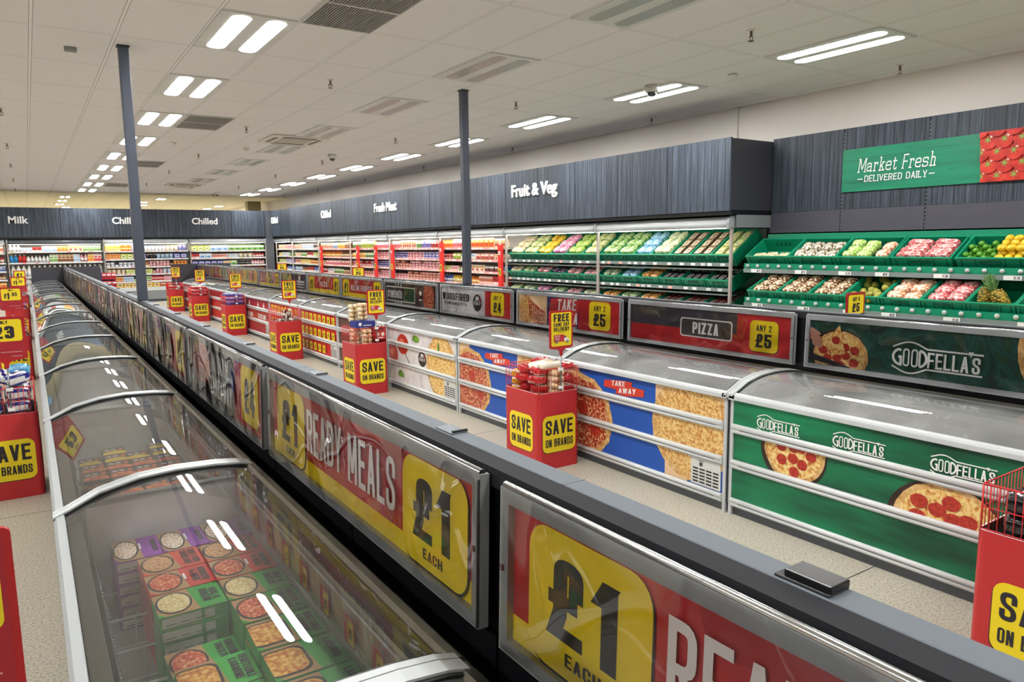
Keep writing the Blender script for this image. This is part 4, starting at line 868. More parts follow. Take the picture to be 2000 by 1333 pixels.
def run(cab, W, shelf_i, z, cells, where, rng, x0=.075, stackable=True):
    """cells: list of (factory kind, colours, word, category, width, height, fraction of the shelf, stacked)"""
    y = W - .06; tot = sum(c[6] for c in cells); n_run = 0
    for ci, (kind, cols, word, cat, w, h, fr, st) in enumerate(cells):
        span = (W - .12) * fr / tot; n = max(1, round(span / (w + .004))); w = span / n - .005
        if kind == 'box': me = pk_box(w, .1, h, *cols)
        elif kind == 'tray': me = pk_tray(w, .12, h, *cols)
        elif kind == 'bottle': me = pk_bottle(w / 2, h, *cols)
        elif kind == 'carton': me = pk_carton(w, h, *cols)
        elif kind == 'tub': me = pk_tub(w / 2, h, *cols)
        else: me = pk_sachet(w, .06, h, *cols)
        lab = '%s %s, %s run from left, %s shelf, %s' % (word, cat, ('first', 'second', 'third', 'fourth', 'fifth', 'sixth', 'seventh', 'eighth', 'ninth')[ci], SHN[shelf_i], where)
        pitch = span / n
        for i in range(n):
            for s in range(st if rng.random() > .12 else max(1, st - 1)):
                put(me, cab, x0 + rng.uniform(0, .015), y - pitch * (i + .5), z + s * (h + .002), lab, cat, lab.replace(',', 's,', 1), 0, 0)
        y -= span
rng = random.Random(11)
PAL = {'cream': ('#efe3cf', '#d8b27a', '#b5543c', 0), 'white': ('#f0eeee', '#9db4d8', '#e9e2c8', 1), 'red': ('#cf3a38', '#f2e6e0', '#8b2622', 2), 'orange': ('#e88b2e', '#f6d990', '#c9502a', 0), 'yellow': ('#efcf3f', '#f5eebf', '#d0902c', 1), 'blue': ('#3d5fae', '#dfe5f2', '#a9c4ea', 2), 'navy': ('#26307a', '#c9cbe6', '#7b6fb8', 1), 'green': ('#7fae58', '#e9efd9', '#44793b', 0), 'pink': ('#e6a3a8', '#f6e3e2', '#c24f5f', 3), 'purple': ('#8c86c8', '#ece9f5', '#5b4f9a', 1), 'brown': ('#7d4a32', '#e0c59a', '#b97a4a', 2), 'pale blue': ('#a9c6e2', '#f0f4f8', '#6f97c7', 0), 'black': ('#2b2728', '#d9d4cc', '#8a3f3a', 3), 'salmon': ('#d98a72', '#f3ded2', '#b04a3c', 3), 'lime': ('#b9c64a', '#eff0c8', '#7c9a34', 1)}
def cell(kind, col, cat, w, h, fr=1, st=1, alt=None):
    c = PAL[col]
    if kind == 'box': cols = c
    elif kind == 'bottle': cols = alt or (c[0], c[2], c[1])
    elif kind == 'carton': cols = (c[1], c[0])
    elif kind == 'tub': cols = (c[0], c[1])
    else: cols = c[:3]
    return (kind, cols, col, cat, w, h, fr, st)
# --- right wall: chilled and meat cabinets (index 2..7)
WHERE = {2: 'wall cabinet behind right pole', 3: 'meat cabinet left of right pole', 4: 'wall cabinet with two red strips', 5: 'wall cabinet with one red strip', 6: 'wall cabinet second from corner', 7: 'right wall cabinet in corner'}
PLAN = {
 2: [[cell('box', 'orange', 'packet', .17, .17, 1), cell('sachet', 'pink', 'pouch', .16, .18, 1), cell('box', 'pale blue', 'packet', .17, .16, .7), cell('sachet', 'orange', 'pouch', .18, .19, 2), cell('sachet', 'cream', 'pouch', .18, .17, 1)],
     [cell('tray', 'red', 'tray', .16, .06, 1, 2), cell('sachet', 'lime', 'pouch', .15, .14, .8), cell('sachet', 'white', 'pouch', .16, .13, 1.4), cell('sachet', 'salmon', 'pouch', .17, .14, 1.6), cell('box', 'cream', 'packet', .16, .12, 1)],
     [cell('box', 'lime', 'packet', .16, .1, .7), cell('box', 'pink', 'packet', .16, .1, .7), cell('tray', 'green', 'tray', .17, .07, .6, 1), cell('box', 'cream', 'packet', .18, .13, 1.6), cell('sachet', 'black', 'pouch', .16, .13, 1.2), cell('box', 'blue', 'packet', .14, .12, .5)],
     [cell('bottle', 'blue', 'bottle', .1, .15, .7), cell('bottle', 'yellow', 'bottle', .1, .15, .8), cell('bottle', 'orange', 'bottle', .1, .15, 1.4), cell('box', 'salmon', 'packet', .12, .16, 1), cell('box', 'red', 'packet', .12, .16, 1)]],
 3: [[cell('sachet', 'pink', 'pouch', .15, .17, 1), cell('sachet', 'cream', 'pouch', .13, .18, 2), cell('sachet', 'green', 'pouch', .13, .17, .6), cell('sachet', 'purple', 'pouch', .14, .18, 1), cell('sachet', 'red', 'pouch', .14, .17, 1)],
     [cell('tray', 'navy', 'tray', .17, .05, 1, 3), cell('tray', 'pink', 'tray', .17, .05, 1, 3), cell('tray', 'purple', 'tray', .17, .05, 1, 3)],
     [cell('tray', 'salmon', 'tray', .17, .055, 1, 3), cell('tray', 'pink', 'tray', .17, .055, 1.6, 3)],
     [cell('tray', 'pink', 'tray', .17, .055, .8, 2), cell('tray', 'salmon', 'tray', .17, .055, 1.6, 3)]],
 4: [[cell('sachet', 'green', 'pouch', .17, .18, .8), cell('sachet', 'lime', 'pouch', .18, .2, 1.2), cell('sachet', 'pink', 'pouch', .15, .15, 1.2)],
     [cell('sachet', 'yellow', 'pouch', .15, .14, 1), cell('sachet', 'green', 'pouch', .15, .14, .8), cell('tray', 'pink', 'tray', .17, .05, 1.1, 3)],
     [cell('tray', 'red', 'tray', .17, .07, 1.2, 2), cell('tray', 'navy', 'tray', .17, .05, 1, 3)],
     [cell('tray', 'salmon', 'tray', .17, .06, 1.2, 2), cell('tray', 'pink', 'tray', .17, .055, 1, 3)]],
 5: [[cell('sachet', 'cream', 'pouch', .15, .16, 1.3), cell('sachet', 'pale blue', 'pouch', .15, .16, .6), cell('sachet', 'yellow', 'pouch', .15, .16, .7), cell('sachet', 'brown', 'pouch', .14, .17, .6)],
     [cell('bottle', 'orange', 'bottle', .12, .17, 2), cell('bottle', 'brown', 'bottle', .12, .17, 1)],
     [cell('box', 'cream', 'packet', .15, .12, .6), cell('sachet', 'pink', 'pouch', .17, .14, 1.5), cell('sachet', 'salmon', 'pouch', .17, .14, 1)],
     [cell('sachet', 'red', 'pouch', .15, .14, .7), cell('sachet', 'white', 'pouch', .14, .14, .7), cell('sachet', 'green', 'pouch', .14, .15, 1), cell('sachet', 'brown', 'pouch', .15, .13, .8)]],
 6: [[cell('box', 'cream', 'packet', .16, .14, 1), cell('box', 'white', 'packet', .16, .15, 1.4), cell('box', 'black', 'packet', .14, .16, .7)],
     [cell('box', 'cream', 'packet', .15, .13, .8), cell('box', 'green', 'packet', .14, .13, .7), cell('box', 'red', 'packet', .14, .13, .8), cell('box', 'lime', 'packet', .14, .13, .7)],
     [cell('box', 'salmon', 'packet', .14, .14, .7), cell('box', 'yellow', 'packet', .17, .14, 1), cell('box', 'orange', 'packet', .14, .12, 1)],
     [cell('box', 'pale blue', 'packet', .13, .14, .8), cell('box', 'brown', 'packet', .14, .12, .6), cell('box', 'red', 'packet', .12, .14, .7), cell('box', 'blue', 'packet', .12, .15, .6)]],
 7: [[cell('box', 'cream', 'packet', .17, .15, 1), cell('box', 'pink', 'packet', .16, .15, 1)], [cell('box', 'yellow', 'packet', .15, .12, .5), cell('box', 'white', 'packet', .15, .13, 1), cell('box', 'green', 'packet', .15, .12, .6)], [cell('box', 'lime', 'packet', .15, .13, .8), cell('box', 'purple', 'packet', .14, .14, .8)], [cell('box', 'brown', 'packet', .14, .1, .8), cell('box', 'blue', 'packet', .14, .14, .6)]],
}
for ci, plan in PLAN.items():
    W = CW if ci < 7 else 1.86
    for si, cells in enumerate(plan): run(cabs[ci], W, si, SH4[si][0] + .002, cells, WHERE[ci], rng)
FW_ = ['far cabinet in the corner', 'far cabinet behind left pole', 'far milk cabinet', 'far cabinet at left edge']
MILK = ('#f1efe6', '#e9e6dc', '#e6e9ef')
FPLAN = [
 [[cell('box', 'lime', 'packet', .2, .12, 1), cell('box', 'pale blue', 'packet', .2, .13, 1), cell('box', 'green', 'packet', .2, .13, 2)],
  [cell('box', 'red', 'packet', .17, .11, .5), cell('box', 'pale blue', 'packet', .17, .12, .8), cell('box', 'salmon', 'packet', .2, .1, 1), cell('tray', 'white', 'tray', .2, .05, .8, 2), cell('tub', 'cream', 'tub', .14, .11, 1), cell('bottle', 'red', 'bottle', .1, .14, .8)],
  [cell('box', 'navy', 'packet', .18, .13, 2), cell('box', 'cream', 'packet', .14, .11, .5), cell('box', 'green', 'packet', .16, .15, .4), cell('tub', 'black', 'tub', .1, .06, 1, 2), cell('bottle', 'pink', 'bottle', .09, .16, .9)],
  [cell('box', 'orange', 'packet', .2, .12, 1), cell('box', 'brown', 'packet', .18, .12, 1)]],
 [[cell('box', 'yellow', 'packet', .16, .1, .8, 2), cell('box', 'orange', 'packet', .16, .09, .6, 2), cell('box', 'purple', 'packet', .15, .15, .7), cell('tub', 'white', 'tub', .11, .12, 1.2), cell('tub', 'cream', 'tub', .11, .13, .7), cell('tub', 'purple', 'tub', .11, .14, .5)],
  [cell('box', 'orange', 'packet', .16, .05, .8, 3), cell('box', 'lime', 'packet', .16, .14, .7), cell('box', 'purple', 'packet', .14, .12, .7), cell('tub', 'black', 'tub', .12, .11, .6), cell('tub', 'pale blue', 'tub', .12, .11, 1), cell('box', 'navy', 'packet', .18, .16, .8)],
  [cell('tub', 'white', 'tub', .12, .055, 1.4, 2), cell('box', 'brown', 'packet', .16, .14, .4), cell('tub', 'pink', 'tub', .1, .07, .9, 2), cell('tub', 'orange', 'tub', .1, .07, .8, 2)],
  [cell('tub', 'cream', 'tub', .14, .055, .7, 3), cell('box', 'lime', 'packet', .13, .08, 1, 2), cell('tub', 'pink', 'tub', .12, .055, .4, 3), cell('tub', 'white', 'tub', .12, .055, .5, 3), cell('box', 'yellow', 'packet', .14, .08, .5, 2)],
  [cell('box', 'orange', 'packet', .15, .08, .6, 2), cell('box', 'pale blue', 'packet', .14, .08, .4, 2), cell('box', 'green', 'packet', .14, .08, .7, 2), cell('box', 'red', 'packet', .12, .08, .5, 2), cell('box', 'pink', 'packet', .1, .08, .6, 2), cell('box', 'blue', 'packet', .14, .09, .4, 2)]],
 [[cell('bottle', 'white', 'bottle', .09, .2, .6, 1, MILK), cell('box', 'white', 'packet', .1, .11, .6), cell('box', 'red', 'packet', .1, .12, .5), cell('carton', 'pale blue', 'carton', .1, .15, .8), cell('carton', 'orange', 'carton', .1, .15, .6), cell('box', 'cream', 'packet', .13, .16, .8), cell('carton', 'green', 'carton', .1, .16, 1)],
  [cell('bottle', 'blue', 'bottle', .09, .22, .5, 1, ('#2f9ad8', '#f1efe9', '#1f88c8')), cell('bottle', 'red', 'bottle', .09, .22, .5, 1, ('#d8352c', '#f1efe9', '#c02a22')), cell('bottle', 'white', 'bottle', .09, .18, 1.4, 1, MILK), cell('carton', 'green', 'carton', .1, .24, .5), cell('carton', 'brown', 'carton', .1, .24, 1), cell('carton', 'pale blue', 'carton', .1, .24, .4), cell('bottle', 'pink', 'bottle', .1, .24, .5), cell('carton', 'orange', 'carton', .1, .24, .4), cell('carton', 'red', 'carton', .1, .24, .5)],
  [cell('bottle', 'cream', 'bottle', .13, .3, 4, 1, MILK)]],
 [[cell('box', 'orange', 'packet', .17, .15, 1), cell('box', 'salmon', 'packet', .17, .15, 1)], [cell('bottle', 'orange', 'bottle', .1, .2, 2), cell('bottle', 'red', 'bottle', .1, .2, 1)], [cell('carton', 'pale blue', 'carton', .1, .19, 1), cell('carton', 'blue', 'carton', .1, .19, 1)], [cell('bottle', 'orange', 'bottle', .1, .2, 1), cell('bottle', 'brown', 'bottle', .1, .2, 1)], [cell('box', 'orange', 'packet', .16, .14, 1)]],
]
FSH = [[1.635, 1.385, 1.13, .9], [1.655, 1.4, 1.15, .91, .67], [1.675, 1.345, .92], [1.64, 1.35, 1.1, .85, .62]]
for ci, plan in enumerate(FPLAN):
    for si, cells in enumerate(plan):
        gap = (FSH[ci][si - 1] - .05 if si else 1.93) - FSH[ci][si]
        cells = [c[:5] + (min(c[5] * (1.4 if ci != 2 else 1.15), (gap - .03) / c[7]),) + c[6:] for c in cells]
        run(far[ci], 2.53, si, FSH[ci][si] + .002, cells, FW_[ci], rng)
# big milk bottles in roll cages at floor level of the milk cabinet, visible left of the freezer end board
me = pk_bottle(.075, .19, *MILK)
for j, z in enumerate((.555, .755)):
    for i in range(4):
        put(me, far[2], .12, 2.05 - .17 * i, z - .06, 'large milk bottle in the stack left of the far end board, %s layer' % ('lower', 'upper')[j], 'bottle', 'milk bottles in the roll cage')
# low yellow packets in the base well of the far middle cabinet
me = pk_box(.2, .12, .14, '#e9b53a', '#f5e6b0', '#3a3430', 1); me2 = pk_box(.2, .12, .13, '#d0452e', '#efe2cf', '#7a8a3a', 0)
for i in range(11): put(me if i < 7 else me2, far[1], .06, 2.35 - .215 * i, .49, ('large yellow packet' if i < 7 else 'large red packet') + ' in the bottom well of the far cabinet behind the left pole', 'packet', 'yellow packets in the bottom well' if i < 7 else 'red packets in the bottom well')
# cardboard shipper of red snack packs in front of the far cabinets
t = thing('cardboard_display', 'small purple cardboard display beside the far end of the left freezers', 'display', (1.84, 25.6, 0))
MB().box(0, .0, 0, .03, .3, 1.15, mat('#4a2a7a', .45)).box(.03, .27, 0, .42, .3, 1.0, mat('#4a2a7a', .45)).build('board', t)
b = MB()
for z in (.3, .55, .8): b.box(.03, .02, z, .42, .27, z + .012, mat('#b02a44', .45))
b.box(.03, .02, 0, .42, .27, .3, mat('#4a2a7a', .45)); b.build('tray', t)
me = pk_sachet(.12, .07, .19, '#c8202c', '#f1e6e6', '#8c1420')
for z in (.314, .564, .814):
    for i in range(3): put(me, Matrix.Translation((1.84, 25.6, 0)) @ Matrix.Rotation(PI / 2, 4, 'Z'), .05, -.1 - .13 * i, z, 'red snack pack on the purple cardboard display', 'pouch', 'red snack packs on the cardboard display')
# ================================================================= green crates and produce
def crate_mesh(w, d, h, name='produce_crate'):
    m = MB(); t = .012; G = GREEN
    m.box(0, -w / 2, 0, d, w / 2, t, G)
    m.box(0, -w / 2, t, t, w / 2, h, G); m.box(d - t, -w / 2, t, d, w / 2, h, G); m.box(t, -w / 2, t, d - t, -w / 2 + t, h, G); m.box(t, w / 2 - t, t, d - t, w / 2, h, G)
    r = .012
    for a in ((-r, -w / 2 - .004, 0.004, w / 2 + .004), (d - .004, -w / 2 - .004, d + r, w / 2 + .004), (.004, -w / 2 - .004, d - .004, -w / 2 + .004), (.004, w / 2 - .004, d - .004, w / 2 + .004)): m.box(a[0], a[1], h - .014, a[2], a[3], h + .002, G)
    for k in range(5): y = -w * .42 + k * w * .21; m.box(-.006, y - .004, .02, 0, y + .004, h - .02, GREEN_D)
    m.box(-.008, -w * .42, h * .42, 0, w * .42, h * .46, GREEN_D)
    m.box(-.009, -w * .16, h * .66, -.0005, w * .16, h * .8, GREEN_D)
    for k in range(4): y = -w * .14 + k * w * .1; m.box(d - t - .003, y, h * .5, d - t, y + .03, h * .75, GREEN_D)
    return m.mesh(name)
CR4 = crate_mesh(.4, .6, .17); CR6 = crate_mesh(.6, .4, .19)
def tilt_m(X, Y, Z, tilt, h):
    """frame of a tilted crate whose front lip top is at X,Y,Z"""
    n = Vector((-math.sin(tilt), 0, math.cos(tilt))); o = Vector((X, Y, Z)) - n * h
    return Matrix.Translation(o) @ Euler((0, -tilt, 0)).to_matrix().to_4x4()
def place(me, M, label, cat, group, name=None):
    o = bpy.data.objects.new(name or me.name.split('.')[0], me); COL.objects.link(o); o.matrix_world = M; return tag(o, label, cat, group)
# soft things: superellipsoid with dents
def blob(a, b, c, e, mats, name, seed=0, dent=.06, nu=14, nv=9, bands=None, flat=0.0):
    rg = random.Random(seed); m = MB(); ph = [rg.uniform(0, 6) for _ in range(6)]
    def sg(v, p): return math.copysign(abs(v) ** p, v)
    for j in range(nv):
        v = -PI / 2 + PI * j / (nv - 1)
        for i in range(nu):
            u = 2 * PI * i / nu
            d = 1 + dent * (math.sin(3 * u + ph[0]) * math.cos(2 * v + ph[1]) + math.sin(5 * u + ph[2] + 4 * v) * .6 + math.sin(9 * v + ph[3] + 2 * u) * .5)
            x, y, z = a * sg(math.cos(v), e) * sg(math.cos(u), e) * d, b * sg(math.cos(v), e) * sg(math.sin(u), e) * d, c * sg(math.sin(v), e) * d
            m.v.append((x, y, z + c))
    for j in range(nv - 1):
        for i in range(nu):
            k = mats[0]
            if bands: k = mats[bands(i, j, nu, nv) % len(mats)]
            m.face((j * nu + i, j * nu + (i + 1) % nu, (j + 1) * nu + (i + 1) % nu, (j + 1) * nu + i), k, True)
    return m.mesh(name)
def film(name, stops, scale=38): return noise_mat(name, stops, scale, 3, .22, .6, coat=.3)
F = {
 'parsnip': film('pale_roots', [(.3, '#b9a678'), (.5, '#e3d5ad'), (.62, '#f2ead2'), (.8, '#f7f3e6')]), 'leaf': film('pale_leaves', [(.25, '#6f8a3a'), (.45, '#b9c47c'), (.6, '#e6e6bd'), (.8, '#f2f0dc')]),
 'yellow': film('yellow_corn', [(.3, '#b88a14'), (.5, '#e6c02c'), (.7, '#f3df7a'), (.85, '#3c3420')]), 'pink': film('pink_bag', [(.3, '#b83a7c'), (.48, '#e08ab2'), (.6, '#f3dbe2'), (.8, '#d9c9a0')]),
 'celery': film('celery', [(.3, '#5f8f2c'), (.5, '#a5c458'), (.7, '#dbe6a8')]), 'salad': film('salad_bag', [(.28, '#3f7a2a'), (.45, '#7fb24a'), (.6, '#dfe8c8'), (.8, '#9ad0e6')]),
 'bluebag': film('blue_bag', [(.3, '#3f8fc0'), (.48, '#8cc4e4'), (.62, '#dfeff6'), (.8, '#7fae6a')]), 'lettuce': film('lettuce_bag', [(.3, '#7a9a4a'), (.45, '#cdd9a6'), (.6, '#eef0e0'), (.8, '#f6f5ef')]),
 'onion': film('spring_onion', [(.3, '#4d7f3a'), (.5, '#a9c488'), (.68, '#eef0e2')]), 'radish': film('radish_bag', [(.3, '#a8283c'), (.45, '#d9707c'), (.55, '#f1dede'), (.75, '#7a9a5a')]),
 'aubergine': film('aubergine', [(.3, '#2a1830'), (.5, '#4a2a4c'), (.62, '#b9a8c0'), (.8, '#e6e0ea')]), 'purple': film('purple_salad', [(.3, '#5a2a5c'), (.45, '#7fa05a'), (.6, '#e3e8da'), (.8, '#8a4a86')]),
 'orange': film('orange_bag', [(.3, '#c9641a'), (.48, '#eb9a3c'), (.6, '#f5dcae'), (.8, '#7f9a4a')]), 'potato': film('potato_bag', [(.34, '#40260f'), (.48, '#8a5a2e'), (.53, '#c9a878'), (.57, '#e9dfca'), (.75, '#efe8da')]),
 'sack': film('printed_sack', [(.34, '#4c3f28'), (.47, '#a89a78'), (.52, '#e3ddd0'), (.62, '#e9e4da'), (.7, '#5d5a78')]), 'apple': film('green_apple_bag', [(.3, '#7fa83a'), (.5, '#a9cc5c'), (.62, '#e3edc9'), (.8, '#bcd87a')]),
 'redapple': film('red_apple_bag', [(.3, '#a82a30'), (.48, '#d9686a'), (.6, '#f1d6d2'), (.8, '#e0a45c')]), 'peach': film('apple_pear_bag', [(.3, '#b8483a'), (.45, '#dfa06a'), (.58, '#f3e6da'), (.8, '#e9cf7c')]),
}
def bag(key, a, b, c, seed): return blob(a, b, c, .55, [F[key]], 'produce_bag', seed, .07)
BAGS = {}
def get_bag(key, a, b, c, var):
    q = (key, round(a, 3), round(b, 3), var)
    if q not in BAGS: BAGS[q] = bag(key, a, b, c, hash(key) % 97 + var * 13 if False else sum(map(ord, key)) + var * 13)
    return BAGS[q]
def punnet(body, food, label, dot):
    m = MB(); w, d, h = .115, .165, .055
    m.extrude([(-d / 2 + .012, 0), (d / 2 - .012, 0), (d / 2, h), (-d / 2, h)], 'y', -w / 2, w / 2, mat(body, .35)); m.box(-d / 2 + .006, -w / 2 + .006, h, d / 2 - .006, w / 2 - .006, h + .004, food)
    p = Print(m, (-d / 2, w / 2, h + .0045), (0, -1, 0), (1, 0, 0), (0, 0, 1), .0006); p.rr(w * .16, .02, w * .84, d * .72, .012, mat(label, .4)); p.disc(w * .5, d * .53, w * .2, mat(dot, .4), d * .1, 14); p.rect(w * .3, .035, w * .7, .06, mat('#8a7a68', .5))
    return m.mesh('produce_punnet')
MUSH = noise_mat('mushrooms', [(.3, '#6b5844'), (.55, '#b09a7c'), (.8, '#d8c7aa')], 45, 2, .4); GRAPE = noise_mat('green_grapes', [(.3, '#8a9440'), (.6, '#c4c97a'), (.8, '#e0e0a8')], 60, 2, .3); DARKB = noise_mat('dark_berries', [(.3, '#1c1820'), (.7, '#3a3440')], 60, 2, .3); REDB = noise_mat('red_berries', [(.3, '#5a1418'), (.6, '#9c2a2c'), (.8, '#c04a44')], 60, 2, .3)
PUN = {'mushroom': punnet('#6d5a48', MUSH, '#efe3cd', '#8a4a34'), 'grape': punnet('#c3c48a', GRAPE, '#eee8c4', '#c9b26a'), 'dark': punnet('#26242a', DARKB, '#e9e6e6', '#5a2a34'), 'berry': punnet('#3a1c20', REDB, '#c9b3ae', '#7a2226')}
WORD = {'parsnip': 'bag of pale root vegetables', 'leaf': 'bag of pale green vegetables', 'yellow': 'bag of yellow vegetables', 'pink': 'pink and white vegetable bag', 'celery': 'green celery bag', 'salad': 'green salad bag', 'bluebag': 'light blue greens bag', 'lettuce': 'white and green lettuce bag', 'onion': 'bunch of spring onions', 'radish': 'red and white radish bag', 'aubergine': 'dark purple aubergine pack', 'purple': 'purple and green salad bag', 'orange': 'orange vegetable bag', 'potato': 'bag of brown potatoes', 'sack': 'printed potato sack', 'apple': 'bag of green apples', 'redapple': 'bag of red apples', 'peach': 'bag of mixed apples', 'mushroom': 'punnet of mushrooms with cream label', 'grape': 'pale green fruit punnet', 'dark': 'dark punnet with white label', 'berry': 'dark red fruit punnet'}
rp = random.Random(21)
def fill(M, w, d, h, key, where, nx=3, ny=2, lvl=.55, c=.035):
    grp = WORD[key] + 's in ' + where
    lab = WORD[key] + ' in ' + where
    if key in PUN:
        nx, ny = max(2, int(d / .18)), max(2, int(w / .125))
        for i in range(nx):
            for j in range(ny):
                place(PUN[key], M @ Matrix.Translation((.03 + (d - .06) * (i + .5) / nx, -w / 2 + .015 + (w - .03) * (j + .5) / ny, h * lvl)) @ Euler((0, 0, rp.uniform(-.06, .06))).to_matrix().to_4x4(), lab, 'punnet', grp)
        return
    for i in range(nx):
        for j in range(ny):
            a, b = (d - .06) / nx / 2 * .95, (w - .06) / ny / 2 * .95
            place(get_bag(key, a, b, c, rp.randint(0, 2)), M @ Matrix.Translation((.03 + (d - .06) * (i + .5) / nx, -w / 2 + .03 + (w - .06) * (j + .5) / ny, h * lvl + rp.uniform(0, .02))) @ Euler((rp.uniform(-.08, .08), rp.uniform(-.12, .05), rp.uniform(-.15, .15))).to_matrix().to_4x4(), lab, 'produce', grp)
# --- chilled produce cabinets: three tiers of crates, six across each cabinet
TIERS = [(7.47, 1.56, .6, [['parsnip', 'leaf', 'yellow', 'pink', 'celery', 'leaf'], ['salad', 'salad', 'bluebag', 'lettuce', 'mushroom', 'mushroom', 'grape']]),
         (7.44, 1.235, .47, [['parsnip', 'onion', 'radish', 'aubergine', 'radish', 'radish'], ['purple', 'bluebag', 'orange', 'dark', 'dark', 'dark']]),
         (7.43, .93, .3, [['leaf', 'lettuce', 'pink', 'onion', 'radish', 'lettuce'], ['orange', 'onion', 'orange', 'berry', 'berry', 'berry']])]
TN = ['top', 'middle', 'bottom']
for ti, (X, Z, tl, rows) in enumerate(TIERS):
    for ci in (1, 0):
        n = 6; keys = rows[0] if ci == 1 else rows[1][-6:] if len(rows[1]) == 6 else rows[1]
        n = len(keys); pitch = (CW - .05) / n
        for k, key in enumerate(keys):
            Y = CY0 + CW * (ci + 1) - .025 - pitch * (k + .5); M = tilt_m(X, Y, Z, tl, .17); w = .4 if n == 6 else .36
            M2 = M if n == 6 else M @ Matrix.Diagonal((1, .9, 1, 1))
            where = '%s %s crate of %s produce cabinet' % (('first', 'second', 'third', 'fourth', 'fifth', 'sixth', 'seventh')[k], TN[ti], 'left' if ci else 'right')
            place(CR4, M2, 'green plastic crate, %s' % where, 'crate', 'green crates of the wall cabinets')
            fill(M, w, .58, .17, key, where, 3 if ti == 0 else 3, 2, .62 if ti == 0 else .55, .045)
        s = MB().box(.03, .03, Z - .2, .17, CW - .03, Z - .185, mat('#6f7a76', .4)).build('crate_shelf', cabs[ci])
        r = MB().box(.03, .03, Z - .15, .045, CW - .03, Z - .105, mat('#7d8a88', .35)); p = Print(r, (.03, CW - .03, Z - .15), (0, -1, 0), (0, 0, 1), (-1, 0, 0), .001)
        x = .06
        while x < CW - .2: p.put([[(x, .004), (x + .075, .004), (x + .075, .04), (x, .04)]], rp.choice((WHT, WHT, mat('#d8dcd8', .4), mat('#f0b8a8', .4))), False); x += rp.uniform(.1, .3)
        r.build('price_rail', s)
# --- loose fruit stand
t = thing('produce_stand', 'stepped green produce stand under the green market sign', 'stand', (0, 0, 0))
SY0, SY1 = .9, 6.02
MB().box(7.98, SY0, .1, 8.06, SY1, 1.83, GREEN).box(7.98, SY0, 1.815, 8.08, SY1, 1.83, mat('#0f9a74', .35)).build('back_board', t)
MB().box(7.15, SY0, 0, 8.0, SY1, .5, DGREY).build('base', t)
for (X, Z, nm) in ((7.5, 1.37, 'upper'), (7.2, .98, 'lower'), (6.98, .62, 'bottom')):
    SY1 = 5.98 if nm == 'upper' else 5.72; MB().box(X - .01, SY0, Z - .03, X + .1, SY1, Z - .015, GREEN_D).build('crate_shelf', t)
    r = MB().box(X - .035, SY0, Z - .028, X - .02, SY1, Z + .02, mat('#7f8a8a', .35)); p = Print(r, (X - .035, SY1, Z - .028), (0, -1, 0), (0, 0, 1), (-1, 0, 0), .001)
    x = .12; k = 0
    PR = ['£1', '£1', '£1.25', '£2', '£1.50', '£1.79', '£1.39', '£2.35', '£1.25']
    while x < SY1 - SY0 - .3: p.rect(x, .003, x + .15, .045, WHT); p.text(PR[k % 9], x + .11, .01, .027, BLK, fit=.05, tk=.16); x += (.62, .55, .42, .6)[k % 4]; k += 1
    r.build('price_rail', t)
    MB().box(X - .02, SY0, Z + .02, X + .004, SY1, Z + .085, GREEN).build('front_board', t)
KN = MB().lathe([(.02, 0), (.022, -.012), (.017, -.022), (0, -.025)], mat('#b9bdba', .35), seg=14, axis='x').mesh('white_knob')
for X, Z, n0 in ((7.478, 1.425, 0), (7.178, 1.037, 0)):
    for k in range(30):
        o = bpy.data.objects.new('white_knob', KN); COL.objects.link(o); o.parent = t; o.location = (X, (5.92 if X > 7.3 else 5.66) - .15 * k, Z)
UP = [(5.68, 'parsnip', 1), (5.07, 'sack', 2), (4.46, 'apple', 2), (3.84, 'redapple', 3), (3.2, 'lime', 0), (2.58, 'orange', 2)]
UPW = ['left end crate', 'second crate', 'third crate', 'fourth crate', 'fifth crate', 'sixth crate']
for k, (Y, key, lv) in enumerate(UP):
    M = tilt_m(7.5, Y, 1.545, .55, .19); where = '%s of the upper fruit stand row' % UPW[k]
    place(CR6, M, 'large green crate, %s' % where, 'crate', 'green crates of the fruit stand')
    if key == 'lime':
        LI = blob(.031, .031, .03, 1, [noise_mat('lime_skin', [(.3, '#3a7a1c'), (.6, '#5ea22a'), (.85, '#86bf3c')], 18, 2, .35)], 'lime', 1, .02, 12, 8); LE = blob(.043, .034, .034, .95, [noise_mat('lemon_skin', [(.3, '#dcae1c'), (.7, '#f2d13a')], 30, 2, .35)], 'lemon', 2, .02, 12, 8)
        for i in range(5):
            for j in range(5):
                for s in range(2 if (i + j) % 2 else 1): place(LI, M @ Matrix.Translation((.045 + i * .066, .255 - j * .062, .07 + s * .05 + rp.uniform(0, .01))), 'green lime heaped in the fifth crate of the fruit stand', 'lime', 'limes in the fifth crate')
        for i in range(4):
            for j in range(3):
                for s in range(3 if i > 0 else 2): place(LE, M @ Matrix.Translation((.05 + i * .085, -.06 - j * .078, .07 + s * .055)) @ Euler((0, 0, rp.uniform(0, 3))).to_matrix().to_4x4(), 'yellow lemon heaped in the fifth crate beside the limes', 'lemon', 'lemons in the fifth crate')
        continue
    if key == 'parsnip': fill(M, .6, .2, .19, key, where, 1, 3, .4)
    elif key == 'sack': fill(M, .6, .38, .19, key, where, 2, 4, .5, .04)
    elif key == 'apple':
        fill(M @ Matrix.Translation((0, .1, 0)), .38, .38, .19, 'apple', where + ' left part', 3, 2, .55, .045); fill(M @ Matrix.Translation((0, -.19, 0)), .2, .36, .19, 'peach', where + ' right part', 2, 1, .5, .045)
    else: fill(M, .6, .38, .19, key, where, 4, 2, .55, .045)
